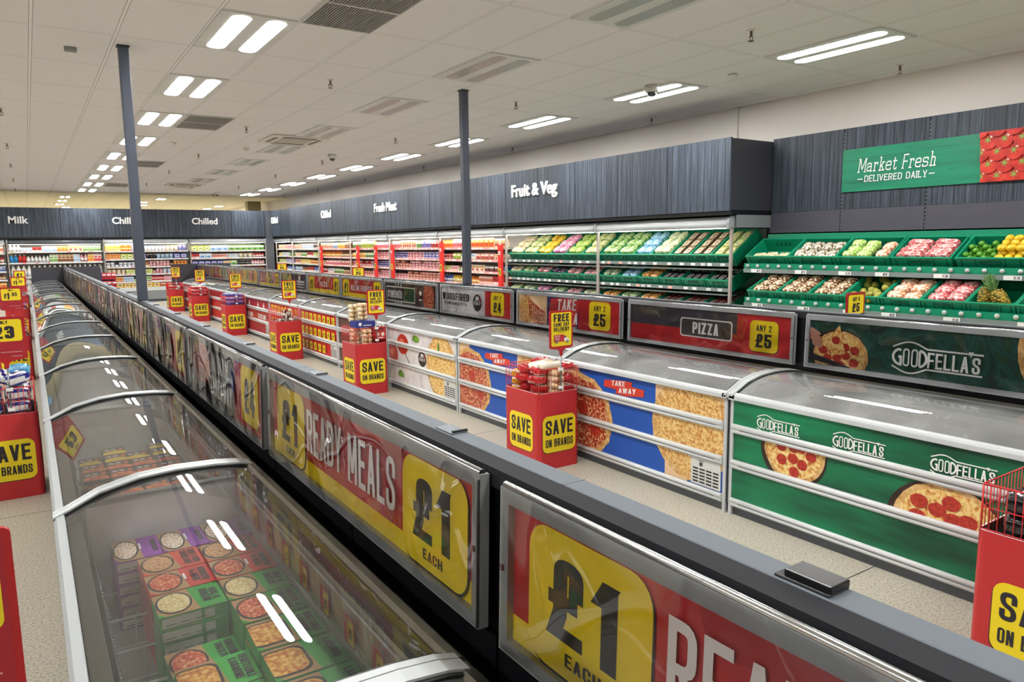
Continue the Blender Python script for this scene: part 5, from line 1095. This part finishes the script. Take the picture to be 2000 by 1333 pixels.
LO = [(5.5, 'potato'), (5.09, 'potato'), (4.68, 'potato'), (4.27, 'pear'), (3.86, 'peach'), (3.45, 'redapple'), (3.04, 'pineapple'), (2.63, 'tomato')]
for k, (Y, key) in enumerate(LO):
    M = tilt_m(7.2, Y, 1.145, .42, .17); where = '%s crate of the lower fruit stand row' % ORD[k].replace('nearest', 'left end')
    place(CR4, M, 'small green crate, %s' % where, 'crate', 'green crates of the fruit stand')
    if key == 'pear':
        PE = MB().lathe([(0, 0), (.028, .004), (.038, .03), (.034, .055), (.02, .08), (.014, .092), (0, .097)], noise_mat('pear_skin', [(.3, '#7a7a2c'), (.6, '#a9a544'), (.85, '#b98a4a')], 14, 2, .4), seg=12); PE.tube([(0, 0, .095), (.004, 0, .112)], .002, mat('#4a3a20', .6), 5); PE = PE.mesh('pear')
        for i in range(5):
            for j in range(4): place(PE, M @ Matrix.Translation((.06 + i * .1, -.14 + j * .092, .09 + rp.uniform(0, .03))) @ Euler((1.4, rp.uniform(-.4, .4), rp.uniform(0, 6))).to_matrix().to_4x4(), 'green brown pear lying in the fourth lower crate of the fruit stand', 'pear', 'pears in the fourth lower crate')
    elif key == 'pineapple':
        PB = noise_mat('pineapple_skin', [(.35, '#4a4a1c'), (.5, '#8a7a2c'), (.62, '#c9a93c'), (.8, '#5a5a24')], 30, 1, .5, bump=.4)
        def pineapple(i, lab):
            q = thing('pineapple', lab, 'pineapple'); b = MB(); sk = [mat('#c09a34', .5), mat('#6f7030', .5)]
            n, L = 12, 12; prof = [(.03, 0), (.05, .015), (.058, .06), (.058, .11), (.05, .15), (.03, .175), (.015, .18)]
            b.lathe(prof, PB, seg=16)
            for a in range(7):
                for c_ in range(10):
                    an = (c_ + .5 * (a % 2)) * PI / 5; z = .018 + a * .023; r = .05 + .01 * math.sin(PI * (a + .5) / 7); rr = Vector((math.cos(an), math.sin(an), 0)); tt = Vector((-math.sin(an), math.cos(an), 0)); ce = rr * r + Vector((0, 0, z)); ap = ce + rr * .009
                    ring = [ce + tt * .015, ce + Vector((0, 0, .013)), ce - tt * .015, ce - Vector((0, 0, .013))]
                    for e_ in range(4): b.poly([ring[e_], ring[(e_ + 1) % 4], ap], sk[0] if (a + c_) % 3 else sk[1])
            b.build('fruit', q); l = MB()
            for c_ in range(26):
                an = c_ * 2.4; lv = c_ / 26; ln = .07 + .06 * lv; r0 = .022 * (1 - lv * .7); d = Vector((math.cos(an), math.sin(an), 0)); s_ = Vector((-math.sin(an), math.cos(an), 0)); base = d * r0 + Vector((0, 0, .172 + .02 * lv)); mid = base + d * ln * .35 * (1.2 - lv) + Vector((0, 0, ln * .6)); tip = base + d * ln * .75 * (1.2 - lv) + Vector((0, 0, ln))
                l.poly([base - s_ * .009, base + s_ * .009, mid + s_ * .007, tip, mid - s_ * .007], mat('#5f8a4a' if c_ % 2 else '#7a9c62', .5))
            l.build('leaf_crown', q); return q
        pa = pineapple(0, 'pineapple standing left in the seventh lower crate of the fruit stand'); pa.matrix_world = M @ Matrix.Translation((.1, .1, .09)) @ Euler((.12, .45, 0)).to_matrix().to_4x4()
        pb = dup(pa, label='pineapple leaning right in the seventh lower crate of the fruit stand'); pb.matrix_world = M @ Matrix.Translation((.09, -.08, .09)) @ Euler((-.3, .4, .6)).to_matrix().to_4x4()
    elif key == 'tomato':
        TO = blob(.03, .03, .028, 1, [mat('#d8452a', .25)], 'loose_tomato', 3, .03, 12, 8)
        for i in range(4):
            for j in range(5): place(TO, M @ Matrix.Translation((.06 + i * .075, -.15 + j * .072, .08 + (.03 if (i + j) % 2 else 0))), 'red tomato heaped in the last lower crate at the right edge', 'tomato', 'tomatoes in the last lower crate')
    else: fill(M, .4, .48, .17, key, where, 3, 2, .5, .045)
for k, (Y, key) in enumerate(((5.4, 'lettuce'), (4.9, 'leaf'), (4.4, 'salad'), (3.9, 'lettuce'), (3.5, 'lettuce'), (3.0, 'yellow'), (2.6, 'yellow'))):
    M = tilt_m(6.98, Y, .8, .25, .17); where = '%s bottom crate of the fruit stand' % ORD[k].replace('nearest', 'left end')
    place(CR4, M, 'green crate mostly hidden, %s' % where, 'crate', 'bottom crates of the fruit stand'); fill(M, .4, .56, .17, key, where, 2, 2, .6, .05)
# ================================================================= promotion bins in the aisles
BW, BD, BH = .39, .47, .6
def bin_mesh():
    t = thing('dump_bin', '', 'bin')
    m = MB(); r = .035; n = 4; pr = []
    for cx, cy, a0 in ((BW - r, BD - r, 0), (r, BD - r, 90), (r, r, 180), (BW - r, r, 270)):
        for k in range(n + 1): a = math.radians(a0 + 90 * k / n); pr.append((cx + r * math.cos(a), cy + r * math.sin(a)))
    rd = mat('#c02a2f', .42)
    m.extrude(pr, 'z', .0, BH, rd, False, True, False)
    inn = [(BW / 2 + (x - BW / 2) * .97, BD / 2 + (y - BD / 2) * .97) for x, y in pr]
    m.extrude(inn[::-1], 'z', .3, BH, mat('#a3a09a', .6), False, True, False); b = len(m.v)
    m.poly([(x, y, .3) for x, y in inn], mat('#5a5a5a', .6))
    for i in range(len(pr)):
        j = (i + 1) % len(pr); m.poly([(pr[i][0], pr[i][1], BH), (pr[j][0], pr[j][1], BH), (inn[j][0], inn[j][1], BH), (inn[i][0], inn[i][1], BH)], WHT)
    for o, u, nn, W in (((0, 0, 0), (1, 0, 0), (0, -1, 0), BW), ((0, BD, 0), (0, -1, 0), (-1, 0, 0), BD), ((BW, 0, 0), (0, 1, 0), (1, 0, 0), BD)):
        p = Print(m, o, u, (0, 0, 1), nn, .0008); c = W / 2; w = .158
        p.rr(c - w - .004, .126, c + w - .004, .412, .05, SHADE_Y); p.rr(c - w, .132, c + w, .42, .05, YEL)
        p.text('SAVE', c, .27, .115, BLK, fit=.262, tk=.165, cw=.5); p.text('ON BRANDS', c, .175, .062, BLK, fit=.262, tk=.15)
    m.build('cardboard_wrap', t)
    w = MB(); RW = mat('#cf2a2e', .35); x0, x1, y0, y1 = .012, BW - .012, .012, BD - .012
    for z, rr in ((.602, .003), (.69, .0025), (.782, .0042)): w.tube([(x0, y0, z), (x1, y0, z), (x1, y1, z), (x0, y1, z)], rr, RW, 5, True)
    for k in range(13):
        x = x0 + (x1 - x0) * k / 12
        for y in (y0, y1): w.tube([(x, y, .56), (x, y, .782)], .002 if k % 12 else .004, RW, 4)
    for k in range(1, 16):
        y = y0 + (y1 - y0) * k / 16
        for x in (x0, x1): w.tube([(x, y, .56), (x, y, .782)], .002, RW, 4)
    w.build('wire_basket', t)
    return t
def card_free(x, y, label, tilt=.0):
    t = thing('promotional_card', label, 'sign', (x, y, 0), (0, 0, tilt), 'delivery cards on the bins')
    m = MB(); W, H, z0 = .222, .285, .94
    p = Print(m, (-W / 2, -.006, z0), (1, 0, 0), (0, 0, 1), (0, -1, 0), .0008); frame_plate(m, W, H, z0)
    p.rr(.014, .016, W - .014, H - .014, .012, YEL); c = W / 2
    p.text('FREE', c, .202, .058, BLK, fit=.15, tk=.19); p.text('SAME DAY', c, .165, .03, BLK, fit=.15, tk=.16); p.text('DELIVERY', c, .13, .03, BLK, fit=.15, tk=.16); p.rect(c - .035, .12, c + .035, .1225, BLK)
    p.put([[(.036, .05), (.16, .05), (.16, .07), (.14, .095), (.12, .104), (.036, .102)]], mat('#c22a36', .4)); p.put([[(.135, .05), (.187, .052), (.186, .064), (.165, .074), (.15, .09), (.132, .07)]], WHT); p.put([[(.142, .078), (.158, .078), (.148, .092), (.136, .094)]], mat('#3a4a66', .3))
    for xx in (.062, .165): p.disc(xx, .048, .011, BLK); p.disc(xx, .048, .005, WHT)
    for i, s in enumerate(('BOOK YOUR', 'DELIVERY AT', 'THE CHECKOUT')): p.text(s, .042, .09 - .014 * i, .008, WHT, al='l', fit=.045)
    m.build('card_frame', t); post(t, z0); return t
def frame_plate(m, W, H, z0):
    r = .012; pr = []
    for cx, cz, a0 in ((W / 2 - r, z0 + H - r, 0), (-W / 2 + r, z0 + H - r, 90), (-W / 2 + r, z0 + r, 180)):
        for k in range(5): a = math.radians(a0 + 22.5 * k); pr.append((cx + r * math.cos(a), cz + r * math.sin(a)))
    pr += [(-.03, z0 - .012), (-.014, z0 - .03), (-.012, z0 - .06), (.012, z0 - .06), (.014, z0 - .03), (.03, z0 - .012)]
    for k in range(5): a = math.radians(270 + 22.5 * k); pr.append((W / 2 - r + r * math.cos(a), z0 + r + r * math.sin(a)))
    m.extrude(pr, 'y', -.006, .004, mat('#b41d22', .35))
def post(t, z0):
    m = MB(); m.tube([(0, 0, .61), (0, 0, z0 - .05)], .006, STEEL, 8); m.build('post', t)
    for z in (.625, .765): MB().box(-.02, -.006, z, .02, .012, z + .022, WHT).build('clip', t)
def card_price(x, y, z0, price, only, label, small=None):
    t = thing('price_card', label, 'sign', (x, y, 0), (0, 0, .0), 'price cards on the bins')
    m = MB(); W, H = .25, .295; frame_plate(m, W, H, z0); p = Print(m, (-W / 2, -.006, z0), (1, 0, 0), (0, 0, 1), (0, -1, 0), .0008)
    p.rect(.012, .012, W - .012, H - .012, mat('#a8232f', .35)); p.rr(.02, .125, W - .02, H - .02, .018, YEL); c = W / 2
    if only: p.text('ONLY', c, .245, .022, BLK, fit=.055, tk=.16)
    if small:
        p.text('£', .05, .155, .06, BLK, al='l', fit=.03, tk=.16); p.text(price, .085, .14, .085, BLK, al='l', fit=.026, tk=.26); p.text(small, .122, .18, .048, BLK, al='l', fit=.07, tk=.15)
    elif price[:3] == 'ANY': p.text(price, c, .225, .034, BLK, fit=.1, tk=.16); p.text('£5', c, .14, .07, BLK, fit=.1, tk=.18)
    else: p.text(price, c, .145, .085, BLK, fit=.12, tk=.19)
    for i, w in enumerate((.12, .06)): p.rect(W - .03 - w, .05 - .03 * i, W - .03, .053 - .03 * i, mat('#e6b9bb', .5))
    m.build('card_frame', t); post(t, z0); return t
bin0 = bin_mesh()
GL = lambda c: mat(c, .18, coat=.5)
def striped(a, b, c, cols, seed, mode=0):
    f = (lambda i, j, nu, nv: (j + (i // 5)) // 2) if mode == 0 else (lambda i, j, nu, nv: i // 2)
    return blob(a, b, c, .6, [GL(q) for q in cols], 'snack_bag', seed, .09, 18, 12, f)
def rolls(cols, n=4, name='bread_roll_pack'):
    m = MB(); B = noise_mat('bread', [(.3, '#c9a46a'), (.55, '#e9d6ae'), (.75, '#f3ead2')], 14, 2, .35, coat=.3) if 'bread' not in MATS else MATS['bread']
    MATS['bread'] = B
    for i in range(n):
        for q in (0, 1): m.lathe([(0, -.06), (.018, -.056), (.026, -.04), (.028, 0), (.026, .04), (.018, .056), (0, .06)], B, (0 + (q - .5) * .056, 0, .028 + i * .05), 10, 'y')
    for q in range(3): m.box(-.06, -.07 + q * .06, .0, .06, -.065 + q * .06, .052 * n * .6, mat(cols, .3)) if q == 1 else None
    return m.mesh(name)
RBINS = [(3.01, .79), (3.115, 4.342), (3.065, 7.862), (3.07, 11.068), (3.165, 14.9), (3.15, 18.355), (3.15, 21.7)]
RL = ['red bin at the right edge of the picture, full of black bags', 'red bin of bread and red bags in front of the blue pizza freezers', 'red bin heaped with bread rolls and red bottles', 'red bin with dark green bags on top, third from the bread bin side', 'red bin heaped with blue bags', 'red bin heaped with red and white bags', 'furthest red bin of the right aisle']
for i, (x, y) in enumerate(RBINS):
    o = bin0 if i == 0 else dup(bin0)
    o.location = (x, y, 0); o['label'] = RL[i]; o['group'] = 'red promotion bins'
LB = [(-.425, .88), (-.415, 6.0), (-.43, 11.5), (-.43, 16.85), (-.43, 21.9)]
LL = ['red bin at the front of the left aisle, below the bottom left corner', 'red bin of blue and white striped bags at the left edge', 'second red bin up the left aisle, behind the 3 pound card', 'third red bin up the left aisle, small purple bags inside', 'furthest red bin of the left aisle']
for i, (x, y) in enumerate(LB): o = dup(bin0, (x, y, 0), label=LL[i], group='red promotion bins')
FLB = ['', 'nearest FREE SAME DAY DELIVERY card, on the bread bin', 'FREE SAME DAY DELIVERY card above the bread rolls', 'FREE SAME DAY DELIVERY card above the dark green bags', 'FREE SAME DAY DELIVERY card above the blue bags', 'FREE SAME DAY DELIVERY card above the red and white bags', 'furthest FREE SAME DAY DELIVERY card, by the left pole']
for i, (x, y) in enumerate(RBINS):
    if i: card_free(x + (.21 if i != 2 else .26), y - .006, FLB[i], (.0, .02, .06, .04, .03, .02, .02)[i])
card_price(-.185, 1.4, .985, '£1', True, 'large red and yellow price card cut by the bottom left corner'); card_price(-.175, 5.994, .985, '£3', True, 'red and yellow price card reading only 3 pounds at the left edge')
card_price(-.215, 11.494, .955, '1', True, 'price card of 1.95 pounds, behind the 3 pound card', '.95'); card_price(-.18, 16.844, .93, '1', True, 'price card of 1.25 pounds, smaller, further up the left aisle', '.25'); card_price(-.19, 21.894, .93, '£1', False, 'furthest price card of the left aisle')
for i, (x, y, z) in enumerate(((5.45, 18.9, 1.02), (5.45, 13.7, 1.02), (5.45, 3.27, 1.02))):
    t = card_price(x, y, z, 'ANY 6', False, ['leftmost price card peeping over the right spine', 'price card peeping over the right spine beside a red strip', 'red ANY 6 price card peeping over the right spine below the pears'][i])
    MB().lathe([(.12, 0), (.12, .01), (.01, .02), (.008, .62)], STEEL, seg=14).build('stand_base', t)
# ---- what is in the bins
rb = random.Random(5)
def heap(x, y, meshes, lab, cat, grp, pts):
    for i, (dx, dy, z, rx, ry, rz) in enumerate(pts):
        sc = .86 if cat == 'bag' else 1
        place(meshes[i % len(meshes)], Matrix.Translation((x + BW / 2 + (dx - BW / 2) * (.92 if sc < 1 else 1), y + BD / 2 + (dy - BD / 2) * (.92 if sc < 1 else 1), z)) @ Euler((rx, ry, rz)).to_matrix().to_4x4() @ Matrix.Diagonal((sc, sc, 1, 1)), lab, cat, grp)
black = [striped(.1, .065, .042, ('#18181c', '#1f1f24', '#2a2a30'), 3)]
heap(3.01, .79, black, 'glossy black bag in the bin at the right edge', 'bag', 'black bags in the right edge bin', [(.1 + .19 * i, .08 + .145 * j, .5 + .088 * k, .1, .05, .1) for k in range(3) for i in range(2) for j in range(3)])
bx, by = RBINS[1]
redb = [striped(.08, .07, .035, ('#b81d22', '#c9262b', '#d8d0c0'), 6), striped(.085, .07, .035, ('#c0222a', '#a81a20', '#b81d22'), 8)]
heap(bx, by, redb, 'glossy red bag in the bin beside the nearest delivery card', 'bag', 'red bags in the bread bin', [(.1 + .02 * (k % 2), .16 + .17 * j, .5 + .072 * k, 0, .1, .2 * (-1) ** k) for k in range(4) for j in range(2)] + [(.32, .4, .5 + .08 * k, 0, 0, .1) for k in range(4)] + [(.34, .1, .56 + .09 * k, 0, .1, .3) for k in range(3)])
bread = rolls('#e9e3d2', 4)
heap(bx, by, [bread], 'pack of pale bread rolls in the bin beside the nearest delivery card', 'bread', 'bread packs in the bread bin', [(.225, .085, .56, 0, 0, 0), (.27, .23, .57, 0, 0, .1), (.27, .37, .57, 0, 0, 0)])
yel = striped(.05, .05, .03, ('#e0a91f', '#f1efe6', '#e8bb3a'), 12)
heap(bx, by, [yel], 'yellow and white bag in the bin beside the nearest delivery card', 'bag', 'yellow bags in the bread bin', [(.065, .4, .5 + .06 * k, 0, 0, .2) for k in range(4)])
long_ = striped(.14, .055, .028, ('#efe6cf', '#f4eedd', '#e6d8b4'), 14)
heap(bx, by, [long_], 'long cream bread pack laid across the top of the bread bin', 'bread', 'long bread packs', [(.2, .24, .755, 0, -.05, .35), (.22, .12, .765, 0, .03, .1)])
bx, by = RBINS[2]
heap(bx, by, [bread], 'pack of pale bread rolls stacked in the bread roll bin', 'bread', 'bread roll packs in the bread roll bin', [(.17 + .0, .09, .56, 0, 0, 0), (.1, .28, .56, 0, 0, 0), (.23, .28, .56, 0, 0, 0), (.17, .2, .86, 0, 0, .1), (.1, .3, .84, 0, 0, 0)])
o = MB().box(0, 0, 0, .24, .2, .075, mat('#2a3a8c', .4)); p = Print(o, (0, 0, 0), (1, 0, 0), (0, 0, 1), (0, -1, 0), .001); p.disc(.05, .04, .02, WHT); p.rect(.09, .02, .19, .03, WHT)
o = o.build('cardboard_tray', loc=(bx + .05, by + .1, .782)); tag(o, 'dark blue cardboard tray among the bread rolls', 'tray')
heap(bx, by, [pk_bottle(.026, .2, '#7a1a1c', '#e6e0da', '#b5242a')], 'red sauce bottle in the bread roll bin', 'bottle', 'red bottles in the bread roll bin', [(.25 + .05 * (i % 3), .06 + .06 * (i // 3), .6, 0, 0, 0) for i in range(12)])
o = MB().box(0, 0, 0, .13, .02, .1, mat('#b5242a', .4)); p = Print(o, (0, 0, 0), (1, 0, 0), (0, 0, 1), (0, -1, 0), .001); p.disc(.035, .06, .022, mat('#d9cfc4', .4)); p.disc(.095, .06, .022, mat('#d9cfc4', .4)); p.rect(.03, .015, .1, .025, WHT)
o = o.build('bottle_carrier', loc=(bx + .245, by + .012, .64)); tag(o, 'red cardboard bottle carrier at the front of the bread roll bin', 'carton')
bx, by = RBINS[3]
gb = [striped(.07, .05, .03, ('#1d4a34', '#24573c', '#d8dcd8'), 4, 1), striped(.06, .045, .03, ('#e4e6e4', '#b9bec0', '#d0454a'), 9, 1), striped(.06, .05, .03, ('#3a241c', '#5a3a2a', '#e2ded6'), 11, 1)]
heap(bx, by, gb, 'dark green, white or brown bag in the third red bin of the right aisle', 'bag', 'mixed bags in the third red bin', [(.1 + .1 * i, .1 + .13 * j, .56, .1, .2 * i - .2, .4 * j) for i in range(3) for j in range(3)] + [(.2, .12, .64, .3, -.3, .4), (.26, .2, .66, 0, .3, 1), (.22, .26, .7, 0, 0, 0)])
bx, by = RBINS[4]
bb = [striped(.1, .06, .035, ('#27348c', '#e6e9f2', '#3a49a8', '#27348c'), 4), striped(.1, .06, .035, ('#2b3a96', '#303f9c', '#f0f0f4'), 9)]
heap(bx, by, bb, 'blue and white bag heaped in the fourth bin of the right aisle', 'bag', 'blue bags in the fourth bin', [(.11 + .17 * i, .07 + .11 * j, .53 + .075 * k, 0, 0, rb.uniform(-.2, .2)) for k in range(4) for i in range(2) for j in range(4) if k < 3 or (i + j) % 2])
bx, by = RBINS[5]
rw = [striped(.1, .06, .035, ('#b5232a', '#f0e6e4', '#c02a30', '#a31c24'), 4), striped(.1, .06, .035, ('#b5232a', '#c9383c', '#f4eeee'), 9)]
heap(bx, by, rw, 'red and white bag heaped in the fifth bin of the right aisle', 'bag', 'red and white bags in the fifth bin', [(.11 + .17 * i, .07 + .11 * j, .53 + .075 * k, 0, 0, rb.uniform(-.2, .2)) for k in range(4) for i in range(2) for j in range(4) if k < 3 or (i + j) % 2])
bx, by = RBINS[6]
heap(bx, by, [redb[0], gb[1]], 'red and pale bag in the furthest bin of the right aisle', 'bag', 'bags in the furthest right bin', [(.11 + .17 * i, .09 + .14 * j, .56 + .08 * k, 0, 0, rb.uniform(-.3, .3)) for k in range(2) for i in range(2) for j in range(3)])
bx, by = LB[1]
sb = [striped(.085, .07, .045, ('#2a2a86', '#eef0f2'), 4), striped(.085, .07, .045, ('#26267c', '#f1f1f3'), 9)]
heap(bx, by, sb, 'navy and white striped bag in the bin at the left edge', 'bag', 'striped bags in the left edge bin', [(.1 + .19 * i, .085 + .15 * j, .5 + .092 * k, 0, 0, rb.uniform(-.15, .15)) for k in range(3) for i in range(2) for j in range(3)] + [(.3, .1, .79, 0, -.2, .2), (.2, .16, .8, .4, .5, .6)])
lb_ = striped(.08, .06, .045, ('#4aa8dc', '#7fc4ea', '#3f9cd0'), 9)
heap(bx, by, [lb_], 'light blue bag on top of the bin at the left edge', 'bag', 'light blue bags in the left edge bin', [(.1, .08, .8, 0, .1, .3), (.31, .2, .83, 0, 0, .1), (.1, .24, .8, 0, 0, 0)])
for k_, (bx, by) in enumerate(LB[2:] + LB[:1]):
    pb = striped(.09, .06, .035, (('#4a3a8c', '#e0dcea', '#6a2a5a'), ('#5a3a8c', '#d9b0c0', '#3a2a6a'), ('#b9bcc0', '#e6e6e6', '#8d9094'), ('#c0222a', '#f0e6e4'))[k_], 7 + k_)
    heap(bx, by, [pb], ['purple and white bag in the second left aisle bin', 'small purple bag in the third left aisle bin', 'grey and white bag in the furthest left aisle bin', 'red bag in the front left aisle bin'][k_], 'bag', ['bags in the second left bin', 'bags in the third left bin', 'bags in the furthest left bin', 'bags in the front left bin'][k_], [(.11 + .17 * i, .09 + .14 * j, .56 + .078 * k, 0, 0, rb.uniform(-.3, .3)) for k in range(2) for i in range(2) for j in range(3)])
# ================================================================= boxed meals in the left freezers
KRAFT = mat('#b58d5e', .45); SIDEP = mat('#d9d5cc', .45)
RICE = noise_mat('rice_meal', [(.25, '#a8502a'), (.42, '#dba067'), (.52, '#f0e6d6'), (.7, '#f4efe6'), (.85, '#cf7a3c')], 95, 3, .4); BEANS = noise_mat('bean_meal', [(.25, '#7a4a2a'), (.45, '#c98a5a'), (.6, '#e0b98a'), (.8, '#8a6a3a')], 130, 3, .4)
SAUCE = noise_mat('tomato_meal', [(.25, '#8c2a1c'), (.45, '#c9462c'), (.58, '#e08a5a'), (.75, '#f0dcc0')], 90, 3, .4); PASTA = noise_mat('pasta_meal', [(.25, '#a87a34'), (.45, '#dfc07a'), (.6, '#efe0b4'), (.8, '#f5ecd0')], 100, 3, .4); LASA = noise_mat('lasagne_meal', [(.22, '#8c3a1c'), (.42, '#c9742c'), (.58, '#e6b45a'), (.75, '#f0d592')], 80, 4, .4)
def meal(colr, food, lines, w=.19, d=.158, white=False, square=False):
    m = MB(); h = .04; m.box(0, -d / 2, 0, w, d / 2, h, mat(colr, .4), 't'); m.poly([(0, -d / 2, h), (w, -d / 2, h), (w, d / 2, h), (0, d / 2, h)], KRAFT)
    p = Print(m, (0, d / 2, h), (0, -1, 0), (1, 0, 0), (0, 0, 1), .0004); p.clipbox = (0, 0, d, w)
    p.put([[(0, w * .52), (d, w * .6), (d, w), (0, w)]], mat(colr, .35)); p.put([[(d * .82, 0), (d, 0), (d, w * .1)]], mat(colr, .35))
    if square:
        p.rr(.012, -.01, d - .012, w * .54, .03, mat('#2c2a2c', .4)); p.rr(.02, -.01, d - .02, w * .5, .03, food)
    else:
        p.disc(d * .5, w * .27, d * .46, mat('#2a2a2e', .4), w * .27); p.disc(d * .5, w * .27, d * .41, food, w * .235, 28, .03)
    for i, s in enumerate(lines): p.text(s, d * .5, w * (.82 - .14 * i), w * .115, BLK, fit=min(d * .8, len(s) * .0155), tk=.19)
    p.rect(d * .3, w * .56, d * .6, w * .6, WHT) if white else None
    q = Print(m, (0, -d / 2, 0), (1, 0, 0), (0, 0, 1), (0, -1, 0), .0005); q.rect(.006, .004, w * .6, h - .006, SIDEP); q.rect(w * .65, .006, w * .8, h - .008, SIDEP)
    for k in range(3): q.rect(.015 + .04 * k, .012, .045 + .04 * k, .014, BLK)
    return m.mesh('ready_meal_box')
MEALS = {'purple': (meal('#8e3aa8', RICE, ('CHICKEN',), .15, .2, True), 'purple ready meal box'), 'beans': (meal('#d8402f', BEANS, ('SWEET & SOUR', 'CHICKEN & RICE')), 'red meal box with bean coloured meal'), 'red': (meal('#d23a34', SAUCE, ('CHICKEN', '& RICE'), white=True), 'red meal box with tomato coloured meal'),
         'mac': (meal('#2f9e3e', PASTA, ('MAC &', 'CHEESE')), 'green MAC AND CHEESE box'), 'tom': (meal('#2f9e3e', SAUCE, ('CHEESE &', 'TOMATO PASTA')), 'green cheese and tomato box'), 'veg': (meal('#3fae4a', LASA, ('VEGETABLE', 'LASAGNE'), square=True), 'green VEGETABLE LASAGNE box'), 'las': (meal('#36a344', LASA, ('LASAGNE',), square=True), 'green LASAGNE box')}
FLOOR_Z = .41
t = MB().box(.12, 1.33, FLOOR_Z - .012, .6, 2.93, FLOOR_Z, mat('#bcbfbf', .5)).build('basket_tray'); t.parent = left[0]; t.location = (0, -LY0, 0)
def stack(key, x, y, n, col):
    me, w = MEALS[key]
    for k in range(n):
        top = k == n - 1
        lab = '%s, %s in its stack, %s column, nearest freezer' % (w, 'top' if top else 'lower', col)
        place(me, Matrix.Translation((x, y, FLOOR_Z + .0415 * k)) @ Euler((0, 0, rb.uniform(-.03, .03))).to_matrix().to_4x4(), lab, 'ready meal', lab)
for i in range(3): stack('purple', .165 + .153 * i, 2.82, 6, ('front', 'middle', 'rear')[i])
for key, y, n in (('beans', 2.63, 6), ('red', 2.465, 6), ('mac', 2.3, 6), ('tom', 2.08, 4), ('veg', 1.905, 5), ('las', 1.74, 5), ('las', 1.575, 5)): stack(key, .232, y, n, 'front')
for key, y, n in (('beans', 2.63, 6), ('red', 2.465, 6), ('mac', 2.3, 6), ('tom', 2.13, 6), ('veg', 1.96, 6), ('las', 1.79, 6), ('las', 1.62, 6)): stack(key, .428, y, n, 'rear')
def dark_box(band, spot):
    m = MB(); w, d, h = .112, .15, .04; m.box(0, 0, 0, w, d, h, mat('#3c2f31', .4)); p = Print(m, (0, 0, h), (1, 0, 0), (0, 1, 0), (0, 0, 1), .0005); p.clipbox = (0, 0, w, d)
    p.disc(w * .5, .02, w * .52, band, .06, 20, .02); p.rect(w * .72, .085, w * .9, .12, mat('#d9632c', .4))
    for q in (.1, .38): p.rect(w * q, .09, w * (q + .22), .098, WHT); p.rect(w * q, .104, w * (q + .2), .112, WHT)
    p.rect(0, .06, w, .062, mat('#8a3a24', .4)); q = Print(m, (0, 0, 0), (1, 0, 0), (0, 0, 1), (0, -1, 0), .0005); q.rect(0, 0, w, h * .45, band); return m.mesh('boxed_meal')
DB = [dark_box(noise_mat('orange_meal', [(.25, '#7a2a18'), (.45, '#c9582c'), (.6, '#e0935a'), (.8, '#a8402a')], 40, 3, .4), 0), dark_box(mat('#dcb93c', .4), 0)]
t = MB().box(.12, .3, .44, .6, 1.69, .45, mat('#bcbfbf', .5)).build('basket_tray'); t.parent = left[1]
for j in range(8):
    for i in range(4):
        n = 4 if (j < 6 or i in (1, 3)) else 3
        for k in range(n):
            if j == 3 and i == 0 and k > 1: continue
            yl = j >= 6 and k == n - 1
            lab = 'dark boxed meal with %s band, %s in the second freezer' % ('a yellow' if yl else 'an orange', 'on top' if k == n - 1 else 'lower')
            place(DB[1 if yl else 0], Matrix.Translation((.135 + .115 * i + rb.uniform(0, .006), LY0 + P_ + .34 + .152 * j, .452 + .0415 * k)), lab, 'boxed meal', lab)
ob = MB().box(0, 0, 0, .11, .14, .03, FOODS[0]); p = Print(ob, (0, 0, .03), (1, 0, 0), (0, 1, 0), (0, 0, 1), .0005); p.rect(.01, .07, .1, .13, mat('#8a6a44', .45)); ob = ob.mesh('boxed_meal')
t = MB().box(.12, .05, .5, .6, 1.69, .51, mat('#bcbfbf', .5)).build('basket_tray'); t.parent = left[2]
for j in range(4):
    for i in range(4): place(ob, Matrix.Translation((.13 + .118 * i, LY0 + 2 * P_ + .1 + .15 * j, .512)), 'thin brown boxed meal in the third freezer of the left row', 'boxed meal', 'thin boxed meals in the third freezer')
# ---- pizza boxes in the two nearest freezers of the right row
def pizza_box(cold, lg):
    m = MB(); m.box(0, 0, 0, .26, .27, .035, mat(cold, .4)); p = Print(m, (0, .27, .035), (0, -1, 0), (1, 0, 0), (0, 0, 1), .0005)
    pizza(p, .135, .15, .1, CHEESE if lg else MEAT, 8)
    (logo(p, .03, .01, .12) if lg else p.text('TAKE AWAY', .135, .015, .03, WHT, fit=.2))
    return m.mesh('pizza_box')
PB_ = [pizza_box('#1d2a26', True), pizza_box('#2a4f9c', False)]
for u, yb, nm in ((0, RY0, 'green fronted'), (1, RY0 + P_, 'nearest blue fronted')):
    t = MB().box(.12, .06, .49, .6, 1.68, .5, mat('#bcbfbf', .5)).build('basket_tray'); t.parent = right[u]
    for j in range(5):
        for k in range(3): place(PB_[u], Matrix.Translation((RX + .16, yb + .12 + .3 * j, .502 + .037 * k)), 'pizza box, %s in the %s freezer' % ('on top' if k == 2 else 'lower', nm), 'pizza box', 'pizza boxes in the %s freezer' % nm + (', on top' if k == 2 else ', lower'))
